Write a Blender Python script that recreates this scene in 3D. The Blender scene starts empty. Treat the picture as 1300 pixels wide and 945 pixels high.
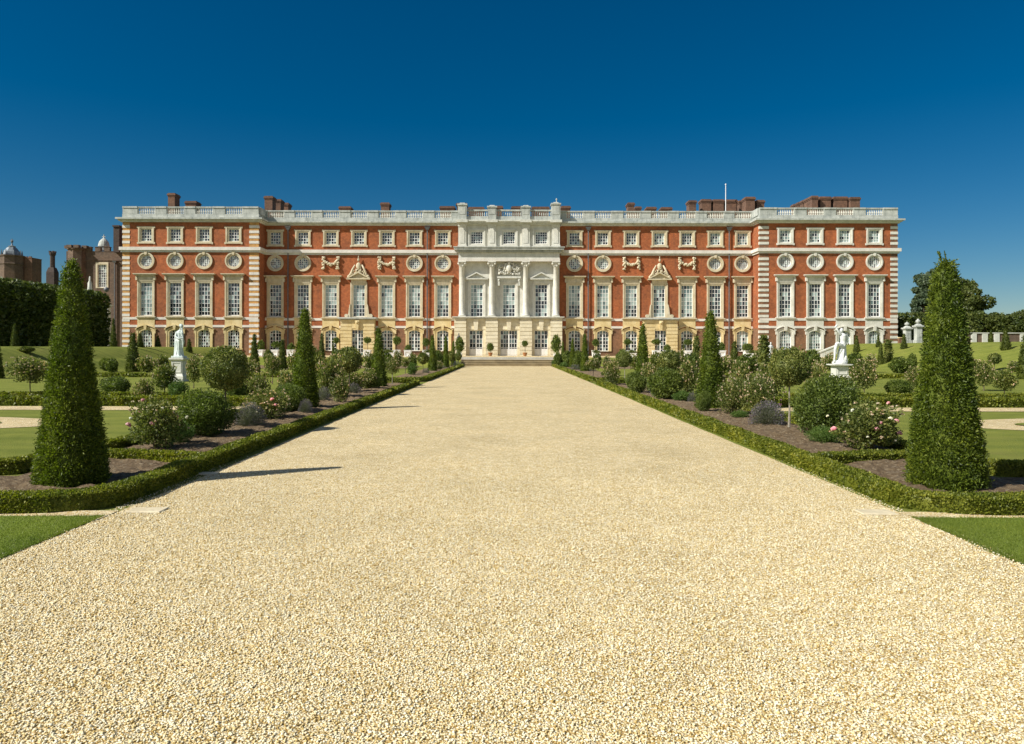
import bpy, math, random
import numpy as np
from mathutils import Vector, Matrix
R = math.radians
rng = np.random.default_rng(7)
random.seed(7)
S = bpy.context.scene
COL = S.collection
EYE = 1.95; F = 930.0; HY = 442.0; VX = 645.0

# ------------------------------------------------------------------ materials
def mat(name):
    m = bpy.data.materials.new(name); m.use_nodes = True
    nt = m.node_tree
    return m, nt, nt.nodes['Principled BSDF']
def N(nt, t, **kw):
    n = nt.nodes.new(t)
    for k, v in kw.items():
        if hasattr(n, k): setattr(n, k, v)
        else: n.inputs[k].default_value = v
    return n
def c4(c): return (c[0], c[1], c[2], 1)
def ramp(nt, stops, fac):
    r = N(nt, 'ShaderNodeValToRGB')
    e = r.color_ramp.elements
    while len(e) < len(stops): e.new(0.5)
    for i, (p, c) in enumerate(stops): e[i].position = p; e[i].color = c4(c)
    nt.links.new(fac, r.inputs[0]); return r.outputs[0]
def mixc(nt, a, b, fac, mode='MIX'):
    m = N(nt, 'ShaderNodeMix'); m.data_type = 'RGBA'; m.blend_type = mode
    for s, v in ((m.inputs[0], fac), (m.inputs[6], a), (m.inputs[7], b)):
        if hasattr(v, 'is_output'): nt.links.new(v, s)
        elif isinstance(v, (int, float)): s.default_value = v
        else: s.default_value = c4(v)
    return m.outputs[2]
def coords(nt): return N(nt, 'ShaderNodeNewGeometry').outputs['Position']
def noise(nt, scale, vec, detail=4, rough=.6, out=0):
    n = N(nt, 'ShaderNodeTexNoise'); n.inputs['Scale'].default_value = scale
    n.inputs['Detail'].default_value = detail; n.inputs['Roughness'].default_value = rough
    nt.links.new(vec, n.inputs['Vector']); return n.outputs[out]
def scalev(nt, vec, s):
    m = N(nt, 'ShaderNodeMapping'); nt.links.new(vec, m.inputs[0]); m.inputs['Scale'].default_value = s
    return m.outputs[0]
def bump(nt, bsdf, h, strength, dist):
    b = N(nt, 'ShaderNodeBump'); b.inputs['Strength'].default_value = strength; b.inputs['Distance'].default_value = dist
    nt.links.new(h, b.inputs['Height']); nt.links.new(b.outputs[0], bsdf.inputs['Normal'])

def m_stone(name, ca, cb, rough=.85, streak=.35, stain=(.16,.15,.12)):
    m, nt, b = mat(name); p = coords(nt)
    col = ramp(nt, [(.35, ca), (.65, cb)], noise(nt, 1.3, p, 6))
    s = noise(nt, 1.0, scalev(nt, p, (3.5, 3.5, .5)), 5, .65)
    f = ramp(nt, [(.52, (0,0,0)), (.72, (streak,)*3)], s)
    col = mixc(nt, col, stain, f)
    fine = noise(nt, 14, p, 3)
    col = mixc(nt, col, ramp(nt, [(.3, (.8,.8,.8)), (.7, (1.1,1.1,1.1))], fine), 1.0, 'MULTIPLY')
    nt.links.new(col, b.inputs['Base Color']); b.inputs['Roughness'].default_value = rough
    bump(nt, b, noise(nt, 22, p, 4), .25, .03)
    return m
def m_brick(name, c1, c2, mortar, streak=.42):
    m, nt, b = mat(name); p = coords(nt)
    sx = N(nt, 'ShaderNodeSeparateXYZ'); nt.links.new(p, sx.inputs[0])
    ad = N(nt, 'ShaderNodeMath'); nt.links.new(sx.outputs[0], ad.inputs[0]); nt.links.new(sx.outputs[1], ad.inputs[1])
    cx = N(nt, 'ShaderNodeCombineXYZ'); nt.links.new(ad.outputs[0], cx.inputs[0]); nt.links.new(sx.outputs[2], cx.inputs[1])
    br = N(nt, 'ShaderNodeTexBrick'); nt.links.new(cx.outputs[0], br.inputs['Vector'])
    br.inputs['Color1'].default_value = c4(c1); br.inputs['Color2'].default_value = c4(c2); br.inputs['Mortar'].default_value = c4(mortar)
    br.inputs['Scale'].default_value = 1; br.inputs['Brick Width'].default_value = .23; br.inputs['Row Height'].default_value = .078
    br.inputs['Mortar Size'].default_value = .006; br.inputs['Mortar Smooth'].default_value = .3
    big = ramp(nt, [(.3, (.66,.68,.72)), (.5,(1,1,1)), (.72, (1.28,1.16,1.04))], noise(nt, .45, p, 6, .68))
    col = mixc(nt, br.outputs[0], big, 1.0, 'MULTIPLY')
    med = ramp(nt, [(.35, (.8,.8,.8)), (.65, (1.15,1.15,1.15))], noise(nt, 3.0, p, 3))
    col = mixc(nt, col, med, 1.0, 'MULTIPLY')
    s = noise(nt, 1.0, scalev(nt, p, (2.2, 2.2, .22)), 5, .6)
    col = mixc(nt, col, (.12,.06,.04), ramp(nt, [(.55, (0,0,0)), (.75, (streak,)*3)], s))
    nt.links.new(col, b.inputs['Base Color']); b.inputs['Roughness'].default_value = .92
    bump(nt, b, br.outputs[1], .3, .01)
    return m
def m_plain(name, c, rough=.5, metal=0, nz=.15, sc=8):
    m, nt, b = mat(name); p = coords(nt)
    col = ramp(nt, [(.3, tuple(x*(1-nz) for x in c)), (.7, tuple(x*(1+nz) for x in c))], noise(nt, sc, p, 4))
    nt.links.new(col, b.inputs['Base Color']); b.inputs['Roughness'].default_value = rough; b.inputs['Metallic'].default_value = metal
    return m
def m_leaf(name, dark, mid, light, trans=.28, rough=.5, sc=1.2, tip=None):
    m, nt, b = mat(name)
    g = N(nt, 'ShaderNodeNewGeometry')
    col = ramp(nt, [(0, dark), (.45, mid), (1, light)], g.outputs['Random Per Island'])
    big = ramp(nt, [(.3, (.68,.76,.72)), (.7, (1.34,1.2,1.05))], noise(nt, sc, g.outputs['Position'], 3))
    col = mixc(nt, col, big, 1.0, 'MULTIPLY')
    nt.links.new(col, b.inputs['Base Color']); b.inputs['Roughness'].default_value = rough
    b.inputs['Specular IOR Level'].default_value = .3
    t = N(nt, 'ShaderNodeBsdfTranslucent'); nt.links.new(mixc(nt, col, (1.3,1.5,.6), 1.0, 'MULTIPLY'), t.inputs[0])
    mx = N(nt, 'ShaderNodeMixShader'); mx.inputs[0].default_value = trans
    nt.links.new(b.outputs[0], mx.inputs[1]); nt.links.new(t.outputs[0], mx.inputs[2])
    nt.links.new(mx.outputs[0], nt.nodes['Material Output'].inputs[0])
    return m
def m_grass(name, ca, cb, stripe=True, dry=(.27,.235,.08)):
    m, nt, b = mat(name); p = coords(nt)
    col = ramp(nt, [(.3, ca), (.7, cb)], noise(nt, .8, p, 6, .65))
    if stripe:
        w = N(nt, 'ShaderNodeTexWave'); w.bands_direction = 'Y'; w.inputs['Scale'].default_value = .32
        w.inputs['Distortion'].default_value = 2.5; nt.links.new(p, w.inputs[0])
        col = mixc(nt, col, ramp(nt, [(.3, (.93,.95,.93)), (.7, (1.05,1.04,1.02))], w.outputs[1]), 1.0, 'MULTIPLY')
    col = mixc(nt, col, dry, ramp(nt, [(.55, (0,0,0)), (.75, (.5,.5,.5))], noise(nt, .35, p, 5, .7)))
    fine = noise(nt, 60, p, 3, .7)
    col = mixc(nt, col, ramp(nt, [(.3, (.62,.66,.6)), (.7, (1.35,1.3,1.2))], fine), 1.0, 'MULTIPLY')
    nt.links.new(col, b.inputs['Base Color']); b.inputs['Roughness'].default_value = .9; b.inputs['Specular IOR Level'].default_value = .15
    bump(nt, b, fine, .8, .03)
    return m
GR = [(0,(.38,.25,.07)),(.18,(.58,.44,.18)),(.38,(.72,.60,.34)),(.62,(.79,.70,.47)),(.88,(.86,.81,.63)),(1,(.60,.55,.40))]
def m_gravel(name, scale=72):
    m, nt, b = mat(name); p = coords(nt)
    v = N(nt, 'ShaderNodeTexVoronoi'); v.inputs['Scale'].default_value = scale; nt.links.new(p, v.inputs['Vector'])
    sp = N(nt, 'ShaderNodeSeparateColor'); nt.links.new(v.outputs['Color'], sp.inputs[0])
    col = ramp(nt, GR, sp.outputs[0])
    gap = ramp(nt, [(.45, (1,1,1)), (.72, (.52,.40,.24))], v.outputs['Distance'])
    col = mixc(nt, col, gap, 1.0, 'MULTIPLY')
    big = ramp(nt, [(.3, (.86,.85,.82)), (.5,(1.03,1.03,1.03)), (.7, (1.13,1.12,1.10))], noise(nt, .55, p, 6, .7))
    col = mixc(nt, col, big, 1.0, 'MULTIPLY')
    col = mixc(nt, col, ramp(nt, [(.35, (.86,.84,.8)), (.65, (1.08,1.08,1.08))], noise(nt, 5, p, 4, .7)), 1.0, 'MULTIPLY')
    nt.links.new(col, b.inputs['Base Color']); b.inputs['Roughness'].default_value = .85; b.inputs['Specular IOR Level'].default_value = .25
    inv = N(nt, 'ShaderNodeMath', operation='SUBTRACT'); inv.inputs[0].default_value = 1; nt.links.new(v.outputs['Distance'], inv.inputs[1])
    bump(nt, b, inv.outputs[0], .75, .012)
    return m
def m_soil(name):
    m, nt, b = mat(name); p = coords(nt)
    col = ramp(nt, [(.3, (.10,.055,.024)), (.5, (.21,.14,.07)), (.7, (.40,.29,.165))], noise(nt, 9, p, 8, .75))
    v = N(nt, 'ShaderNodeTexVoronoi'); v.inputs['Scale'].default_value = 26; nt.links.new(p, v.inputs['Vector'])
    sp = N(nt, 'ShaderNodeSeparateColor'); nt.links.new(v.outputs['Color'], sp.inputs[0])
    col = mixc(nt, col, (.42,.33,.21), ramp(nt, [(.86, (0,0,0)), (.9, (.75,.75,.75))], sp.outputs[0]))
    nt.links.new(col, b.inputs['Base Color']); b.inputs['Roughness'].default_value = .95
    bump(nt, b, noise(nt, 18, p, 7, .8), 1.0, .12)
    return m
M = {}
M['cream'] = m_stone('cream_stone', (.54,.46,.30), (.66,.58,.42), streak=.35)
M['yellow'] = m_stone('yellow_stone', (.58,.45,.21), (.70,.58,.33), streak=.3, stain=(.34,.22,.07))
M['pale'] = m_stone('pale_stone', (.58,.56,.48), (.72,.70,.62), streak=.2, stain=(.25,.25,.2))
M['greyst'] = m_stone('grey_stone', (.54,.54,.47), (.68,.67,.60), streak=.3, stain=(.16,.17,.15))
M['parapet'] = m_stone('weathered_stone', (.34,.36,.33), (.54,.55,.50), streak=.55, stain=(.10,.115,.11))
M['band'] = m_stone('white_band_stone', (.62,.58,.52), (.75,.71,.64), streak=.15, stain=(.3,.26,.2))
M['brick'] = m_brick('orange_brick', (.28,.074,.024), (.365,.112,.036), (.33,.14,.065))
M['brick_low'] = m_brick('dull_brick', (.17,.080,.040), (.23,.115,.06), (.22,.145,.09))
M['brick_q'] = m_brick('gauged_brick', (.50,.26,.07), (.52,.29,.09), (.5,.3,.15))
M['brick_old'] = m_brick('tudor_brick', (.105,.068,.046), (.155,.10,.068), (.17,.14,.105), .4)
M['brick_ch'] = m_brick('chimney_brick', (.125,.062,.038), (.18,.095,.058), (.16,.12,.085), .5)
M['brick_dark'] = m_brick('soot_brick', (.045,.032,.028), (.07,.048,.04), (.07,.06,.05), .4)
M['honey'] = m_stone('honey_stone', (.66,.58,.40), (.78,.71,.53), streak=.18, stain=(.40,.30,.13))
M['white'] = m_plain('white_paint', (.80,.79,.76), .45, nz=.05)
M['g_dark'] = m_plain('dark_glass', (.012,.018,.022), .08, nz=.5, sc=1.5)
M['g_mid'] = m_plain('teal_glass', (.13,.19,.185), .12, nz=.4, sc=1.5)
M['g_pale'] = m_plain('blind_reflection_glass', (.33,.41,.385), .18, nz=.2, sc=2)  # pale tone stands for blinds and for uneven reflection painted into panes
for k in ('g_dark', 'g_mid', 'g_pale'): M[k].node_tree.nodes['Principled BSDF'].inputs['Specular IOR Level'].default_value = .7
M['lead'] = m_plain('lead_grey', (.13,.135,.14), .55, .3, .3)
M['leadroof'] = m_plain('lead_roof', (.20,.225,.245), .5, .3, .3, 2)
M['iron'] = m_plain('black_iron', (.02,.02,.022), .4, .5)
M['marble'] = m_stone('white_marble', (.60,.62,.60), (.78,.79,.76), rough=.5, streak=.35, stain=(.4,.42,.4))
M['marble_grey'] = m_stone('greenish_marble', (.46,.54,.52), (.68,.74,.71), rough=.55, streak=.5, stain=(.28,.34,.32))
M['terracotta'] = m_plain('terracotta', (.36,.16,.06), .8, nz=.3)
M['concrete'] = m_stone('pale_concrete', (.56,.47,.30), (.68,.59,.41), streak=.2)
M['bark'] = m_plain('bark', (.10,.075,.05), .9, nz=.5, sc=25)
M['bark_pale'] = m_plain('pale_bark', (.25,.22,.17), .9, nz=.4, sc=25)
M['stepst'] = m_stone('shade_brown_step_stone', (.24,.185,.10), (.36,.285,.16), streak=.3)  # weathered brown, darkened so the shade on the risers is in the colour
M['soil'] = m_soil('bed_soil')
M['grass'] = m_grass('lawn_grass', (.135,.165,.028), (.235,.25,.052))
M['grass_n'] = m_grass('near_grass', (.13,.18,.022), (.19,.245,.045), False, (.11,.13,.03))
M['gravel'] = m_gravel('cream_gravel')
def m_stones():
    m, nt, b = mat('gravel_stone')
    g = N(nt, 'ShaderNodeNewGeometry')
    col = ramp(nt, GR, g.outputs['Random Per Island'])
    nt.links.new(col, b.inputs['Base Color']); b.inputs['Roughness'].default_value = .8
    b.inputs['Specular IOR Level'].default_value = .3
    return m
M['stones'] = m_stones()
M['yew'] = m_leaf('yew_leaf', (.034,.055,.007), (.085,.125,.013), (.20,.25,.03), .34)
M['yew_far'] = m_leaf('yew_leaf_soft', (.04,.058,.010), (.08,.105,.018), (.13,.16,.032), .3)
M['box'] = m_leaf('box_leaf', (.065,.085,.009), (.14,.17,.018), (.28,.29,.045), .36)
M['shrub'] = m_leaf('shrub_leaf', (.045,.068,.014), (.10,.14,.028), (.19,.24,.055), .34)
M['holly'] = m_leaf('variegated_leaf', (.045,.07,.014), (.12,.155,.035), (.32,.33,.11), .28)
M['fresh'] = m_leaf('fresh_leaf', (.05,.10,.018), (.085,.15,.03), (.15,.22,.06), .3)
M['rose'] = m_leaf('rose_leaf', (.05,.075,.016), (.12,.155,.035), (.25,.25,.08), .32)
M['lav'] = m_leaf('lavender_stem', (.06,.08,.05), (.11,.13,.09), (.19,.20,.17), .2)
M['lavf'] = m_leaf('lavender_flower', (.10,.09,.13), (.15,.13,.19), (.24,.21,.28), .2)
M['hornbeam'] = m_leaf('hornbeam_leaf', (.035,.055,.010), (.065,.095,.016), (.12,.15,.03), .2)
M['tree'] = m_leaf('tree_leaf', (.04,.06,.014), (.075,.10,.024), (.13,.155,.042), .28, sc=.25)
M['treeblue'] = m_leaf('grey_tree_leaf', (.05,.08,.05), (.085,.12,.07), (.12,.16,.09), .25, sc=.25)
M['blade'] = m_leaf('grass_blade', (.09,.13,.014), (.15,.20,.024), (.23,.27,.06), .4)
M['pink'] = m_leaf('pink_petal', (.62,.20,.30), (.75,.36,.46), (.82,.58,.62), .3, rough=.6)
M['cpink'] = m_leaf('cream_pink_petal', (.42,.30,.20), (.58,.44,.34), (.72,.62,.52), .3, rough=.6)
M['wht'] = m_leaf('white_petal', (.7,.66,.6), (.8,.78,.74), (.85,.84,.82), .3, rough=.6)

# ------------------------------------------------------------------ mesh tools
def tag(o, label=None, cat=None, group=None, kind=None):
    if label: o['label'] = label
    if cat: o['category'] = cat
    if group: o['group'] = group
    if kind: o['kind'] = kind
    return o
def link(name, me, parent=None, loc=None):
    o = bpy.data.objects.new(name, me); COL.objects.link(o)
    if parent: o.parent = parent
    if loc: o.location = loc
    return o
def empty(name, loc, label, cat, group=None, rz=0):
    o = link(name, None, None, loc); o.rotation_euler.z = rz; o.empty_display_size = .3
    return tag(o, label, cat, group)
class MB:
    def __init__(s): s.v = []; s.f = []; s.m = []
    def add(s, vs, fs, mi=0):
        n = len(s.v); s.v += [tuple(v) for v in vs]; s.f += [tuple(i+n for i in f) for f in fs]; s.m += [mi]*len(fs); return s
    def box(s, x0, x1, y0, y1, z0, z1, mi=0):
        return s.add([(x0,y0,z0),(x1,y0,z0),(x1,y1,z0),(x0,y1,z0),(x0,y0,z1),(x1,y0,z1),(x1,y1,z1),(x0,y1,z1)],
              [(0,3,2,1),(4,5,6,7),(0,1,5,4),(1,2,6,5),(2,3,7,6),(3,0,4,7)], mi)
    def frus(s, x, y, a0, b0, z0, a1, b1, z1, mi=0):
        return s.add([(x-a0,y-b0,z0),(x+a0,y-b0,z0),(x+a0,y+b0,z0),(x-a0,y+b0,z0),(x-a1,y-b1,z1),(x+a1,y-b1,z1),(x+a1,y+b1,z1),(x-a1,y+b1,z1)],
              [(0,3,2,1),(4,5,6,7),(0,1,5,4),(1,2,6,5),(2,3,7,6),(3,0,4,7)], mi)
    def quad(s, a, b, c, d, mi=0): return s.add([a,b,c,d], [(0,1,2,3)], mi)
    def prism(s, poly, y0, y1, mi=0):           # poly in (x,z), counter-clockwise seen from -y
        n = len(poly)
        vs = [(x,y0,z) for x,z in poly] + [(x,y1,z) for x,z in poly]
        fs = [tuple(range(n)), tuple(range(2*n-1, n-1, -1))] + [(i, i+n, (i+1)%n+n, (i+1)%n) for i in range(n)]
        return s.add(vs, fs, mi)
    def frame(s, inner, outer, yf, yi, yo, mi=0):   # ring between two outlines (x,z)
        n = len(inner)
        vs = [(x,yf,z) for x,z in inner]+[(x,yf,z) for x,z in outer]+[(x,yi,z) for x,z in inner]+[(x,yo,z) for x,z in outer]
        fs = []
        for i in range(n):
            j = (i+1)%n
            fs += [(i, i+n, j+n, j), (i, j, j+2*n, i+2*n), (i+n, i+3*n, j+3*n, j+n)]
        return s.add(vs, fs, mi)
    def lathe(s, prof, n=12, c=(0,0,0), sx=1, sy=1, mi=0, fold=None):
        vs = []; fs = []
        for k, (r, z) in enumerate(prof):
            for i in range(n):
                a = 2*math.pi*i/n; q = r*(fold(a, z) if fold else 1)
                vs.append((c[0]+q*sx*math.cos(a), c[1]+q*sy*math.sin(a), c[2]+z))
        for k in range(len(prof)-1):
            for i in range(n):
                j = (i+1)%n; fs.append((k*n+i, k*n+j, (k+1)*n+j, (k+1)*n+i))
        fs.append(tuple(range(n-1, -1, -1))); fs.append(tuple((len(prof)-1)*n+i for i in range(n)))
        return s.add(vs, fs, mi)
    def tube(s, pts, rad, n=8, mi=0):
        pts = [Vector(p) for p in pts]; vs = []; fs = []
        if isinstance(rad, (int, float)): rad = [rad]*len(pts)
        for k, p in enumerate(pts):
            d = (pts[min(k+1, len(pts)-1)] - pts[max(k-1, 0)]).normalized()
            a = d.orthogonal().normalized() if k == 0 else (a - d*a.dot(d)).normalized()
            b = d.cross(a)
            for i in range(n):
                t = 2*math.pi*i/n; vs.append(p + (a*math.cos(t)+b*math.sin(t))*rad[k])
        for k in range(len(pts)-1):
            for i in range(n):
                j = (i+1)%n; fs.append((k*n+i, k*n+j, (k+1)*n+j, (k+1)*n+i))
        fs.append(tuple(range(n-1, -1, -1))); fs.append(tuple((len(pts)-1)*n+i for i in range(n)))
        return s.add(vs, fs, mi)
    def blob(s, c, r, n=8, m=6, mi=0, wob=0):
        if isinstance(r, (int, float)): r = (r, r, r)
        vs = [(c[0],c[1],c[2]-r[2])]; fs = []
        for k in range(1, m):
            ph = -math.pi/2 + math.pi*k/m
            for i in range(n):
                a = 2*math.pi*i/n; w = 1+random.uniform(-wob, wob)
                vs.append((c[0]+r[0]*w*math.cos(ph)*math.cos(a), c[1]+r[1]*w*math.cos(ph)*math.sin(a), c[2]+r[2]*w*math.sin(ph)))
        vs.append((c[0],c[1],c[2]+r[2])); t = len(vs)-1
        for i in range(n):
            j = (i+1)%n; fs.append((0, 1+j, 1+i)); fs.append((t, (m-2)*n+1+i, (m-2)*n+1+j))
            for k in range(m-2): fs.append((1+k*n+i, 1+k*n+j, 1+(k+1)*n+j, 1+(k+1)*n+i))
        return s.add(vs, fs, mi)
    def mesh(s, name, mats, smooth=False):
        me = bpy.data.meshes.new(name); me.from_pydata(s.v, [], s.f)
        for m in (mats if isinstance(mats, (list, tuple)) else [mats]): me.materials.append(M[m] if isinstance(m, str) else m)
        if any(s.m): me.polygons.foreach_set('material_index', s.m)
        if smooth: me.polygons.foreach_set('use_smooth', [True]*len(me.polygons))
        me.update(); return me
    def build(s, name, mats, parent=None, loc=None, smooth=False): return link(name, s.mesh(name, mats, smooth), parent, loc)

def np_mesh(name, V, Q, mats, mi=None):
    """V (n,3) verts, Q (m,k) faces"""
    me = bpy.data.meshes.new(name); k = Q.shape[1]
    me.vertices.add(len(V)); me.vertices.foreach_set('co', V.astype(np.float32).ravel())
    me.loops.add(Q.size); me.loops.foreach_set('vertex_index', Q.astype(np.int32).ravel())
    me.polygons.add(len(Q)); me.polygons.foreach_set('loop_start', np.arange(0, Q.size, k, dtype=np.int32))
    for m in mats: me.materials.append(M[m])
    if mi is not None: me.polygons.foreach_set('material_index', mi.astype(np.int32))
    me.update(calc_edges=True); return me
def unit(a): return a/np.maximum(np.linalg.norm(a, axis=-1, keepdims=True), 1e-9)
def leaves(C, A, L, W):
    """rhombus leaves: centres C, long axis A (unit), lengths L, widths W"""
    n = len(C); L = np.broadcast_to(L, n)[:, None]; W = np.broadcast_to(W, n)[:, None]
    B = unit(np.cross(A, rng.normal(size=(n, 3))))
    V = np.stack([C-A*L/2, C+B*W/2-A*L*.05, C+A*L/2, C-B*W/2-A*L*.05], 1).reshape(-1, 3)
    Q = np.arange(4*n).reshape(n, 4)
    return V, Q
def join(parts):
    Vs = []; Qs = []; mi = []; o = 0
    for V, Q, k in parts: Vs.append(V); Qs.append(Q+o); mi.append(np.full(len(Q), k)); o += len(V)
    return np.concatenate(Vs), np.concatenate(Qs), np.concatenate(mi)
def mb_np(mb):      # quads only
    return np.array(mb.v, float), np.array([f if len(f) == 4 else (f[0], f[1], f[2], f[2]) for f in mb.f])
def lumps(P, sc, k=5, seed=0):
    r = np.random.default_rng(seed); v = np.zeros(len(P))
    for i in range(k):
        d = r.normal(size=3)*sc; v += np.sin(P@d + r.uniform(0, 6.28))
    return v/k
def grid_surf(fn, nu, nv):
    """closed-in-u quad surface, fn(u,v)->xyz arrays"""
    u = np.linspace(0, 2*np.pi, nu, endpoint=False); v = np.linspace(0, 1, nv)
    U, Vv = np.meshgrid(u, v); P = fn(U.ravel(), Vv.ravel())
    Q = []
    for j in range(nv-1):
        for i in range(nu):
            Q.append((j*nu+i, j*nu+(i+1)%nu, (j+1)*nu+(i+1)%nu, (j+1)*nu+i))
    return P, np.array(Q)

def topiary_mesh(name, H, Rb, Rt, nsh, per, L, W, m='yew', seed=1, stray=0, lump=.055):
    """clipped cone: inner body + shoots of leaves on its face"""
    def rad(t): return (Rb*(1-t)+Rt*t)*np.sqrt(np.clip(1-np.clip((t-.93)/.07, 0, 1)**2, 0, 1))*(1-.12*np.clip(1-t/.05, 0, 1))
    def fn(u, v):
        r = rad(v)*.86; P = np.stack([r*np.cos(u), r*np.sin(u), v*H*.985], 1)
        return P*(1+.05*lumps(P, 4, seed=seed)[:, None]*np.array([1, 1, 0]))
    core = grid_surf(fn, 24, 26)
    t = rng.random(nsh*4); keep = rng.random(nsh*4) < (rad(t)+.02)/(Rb+.02); t = t[keep][:nsh]; n = len(t)
    u = rng.random(n)*2*np.pi
    P0 = np.stack([rad(t)*np.cos(u), rad(t)*np.sin(u), t*H], 1)
    sc = 1+lump*lumps(P0, 5, seed=seed)+rng.normal(size=n)*lump*.4
    P0[:, :2] *= sc[:, None]
    out = unit(np.stack([np.cos(u), np.sin(u), np.full(n, .15)+np.clip((t-.93)*12, 0, 1.5)], 1))
    C = np.repeat(P0, per, 0)+rng.normal(size=(n*per, 3))*L*.55
    A = unit(np.repeat(out, per, 0)+rng.normal(size=(n*per, 3))*.55)
    C -= np.repeat(out, per, 0)*rng.random((n*per, 1))*L*1.2
    parts = [(core[0], core[1], 0), (*leaves(C, A, L*rng.uniform(.7, 1.3, n*per), W), 0)]
    if stray:
        for k in range(stray):
            a = rng.uniform(0, 6.28); b = np.array([.05*np.cos(a), .05*np.sin(a), H*.97])
            d = unit(np.array([[.9, -.2, .35+.5*rng.random()]]) if k % 2 else np.array([[.2*np.cos(a), .2, 1.]]))[0]
            s = rng.random((60, 1))*.30; Cc = b+d*s+np.array([0, 0, -.25])*s**2*3
            parts.append((*leaves(Cc, unit(d+rng.normal(size=(60, 3))*.6), L, W), 0))
    V, Q, mi = join(parts); return np_mesh(name, V, Q, [m], mi)

def bush_mesh(name, n, L, W, m='shrub', seed=1, flat=.0, open_=.25, core=.72, lump=.14, lsc=3.0, up=.2, spiky=0):
    """unit bush: radius 1 in x,y, height 2 -> z from 0 to 2 (scaled by the caller); leaf sizes in unit space"""
    def fn(u, v):
        ph = (v-.5)*np.pi; P = np.stack([np.cos(ph)*np.cos(u), np.cos(ph)*np.sin(u), np.sin(ph)], 1)
        P = P*(core+lump*lumps(P, lsc, seed=seed))[:, None]; P[:, 2] += 1; return P
    c = grid_surf(fn, 16, 10)
    D = unit(rng.normal(size=(n, 3))); r = 1+lump*1.2*lumps(D, lsc, seed=seed)+.5*lump*lumps(D, lsc*3, seed=seed+5)
    r = r*(1-open_*rng.random(n)**1.5)
    C = D*r[:, None]
    if flat: C[:, 2] = np.maximum(C[:, 2], -1+.02)
    C[:, 2] += 1
    A = unit(D+rng.normal(size=(n, 3))*.8+np.array([0, 0, up]))
    V, Q, mi = join([(c[0], c[1], 0), (*leaves(C, A, L*rng.uniform(.6, 1.4, n), W), 0)])
    return np_mesh(name, V, Q, [m], mi)
def bloom_mesh(name, n, r, m, seed=1, lump=.14, lsc=3.0, upper=-.3):
    """scattered flower heads just outside the bush above; each head is six petals"""
    D = unit(rng.normal(size=(n*3, 3))); D = D[D[:, 2] > upper][:n]; n = len(D)
    rr = 1.03+lump*1.2*lumps(D, lsc, seed=seed)+.5*lump*lumps(D, lsc*3, seed=seed+5)
    C = D*rr[:, None]; C[:, 2] += 1
    C = np.repeat(C, 7, 0)+rng.normal(size=(n*7, 3))*r*.35
    A = unit(np.repeat(D, 7, 0)*.3+rng.normal(size=(n*7, 3)))
    V, Q = leaves(C, A, r*1.5, r*1.2)
    return np_mesh(name, V, Q, [m])

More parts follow.
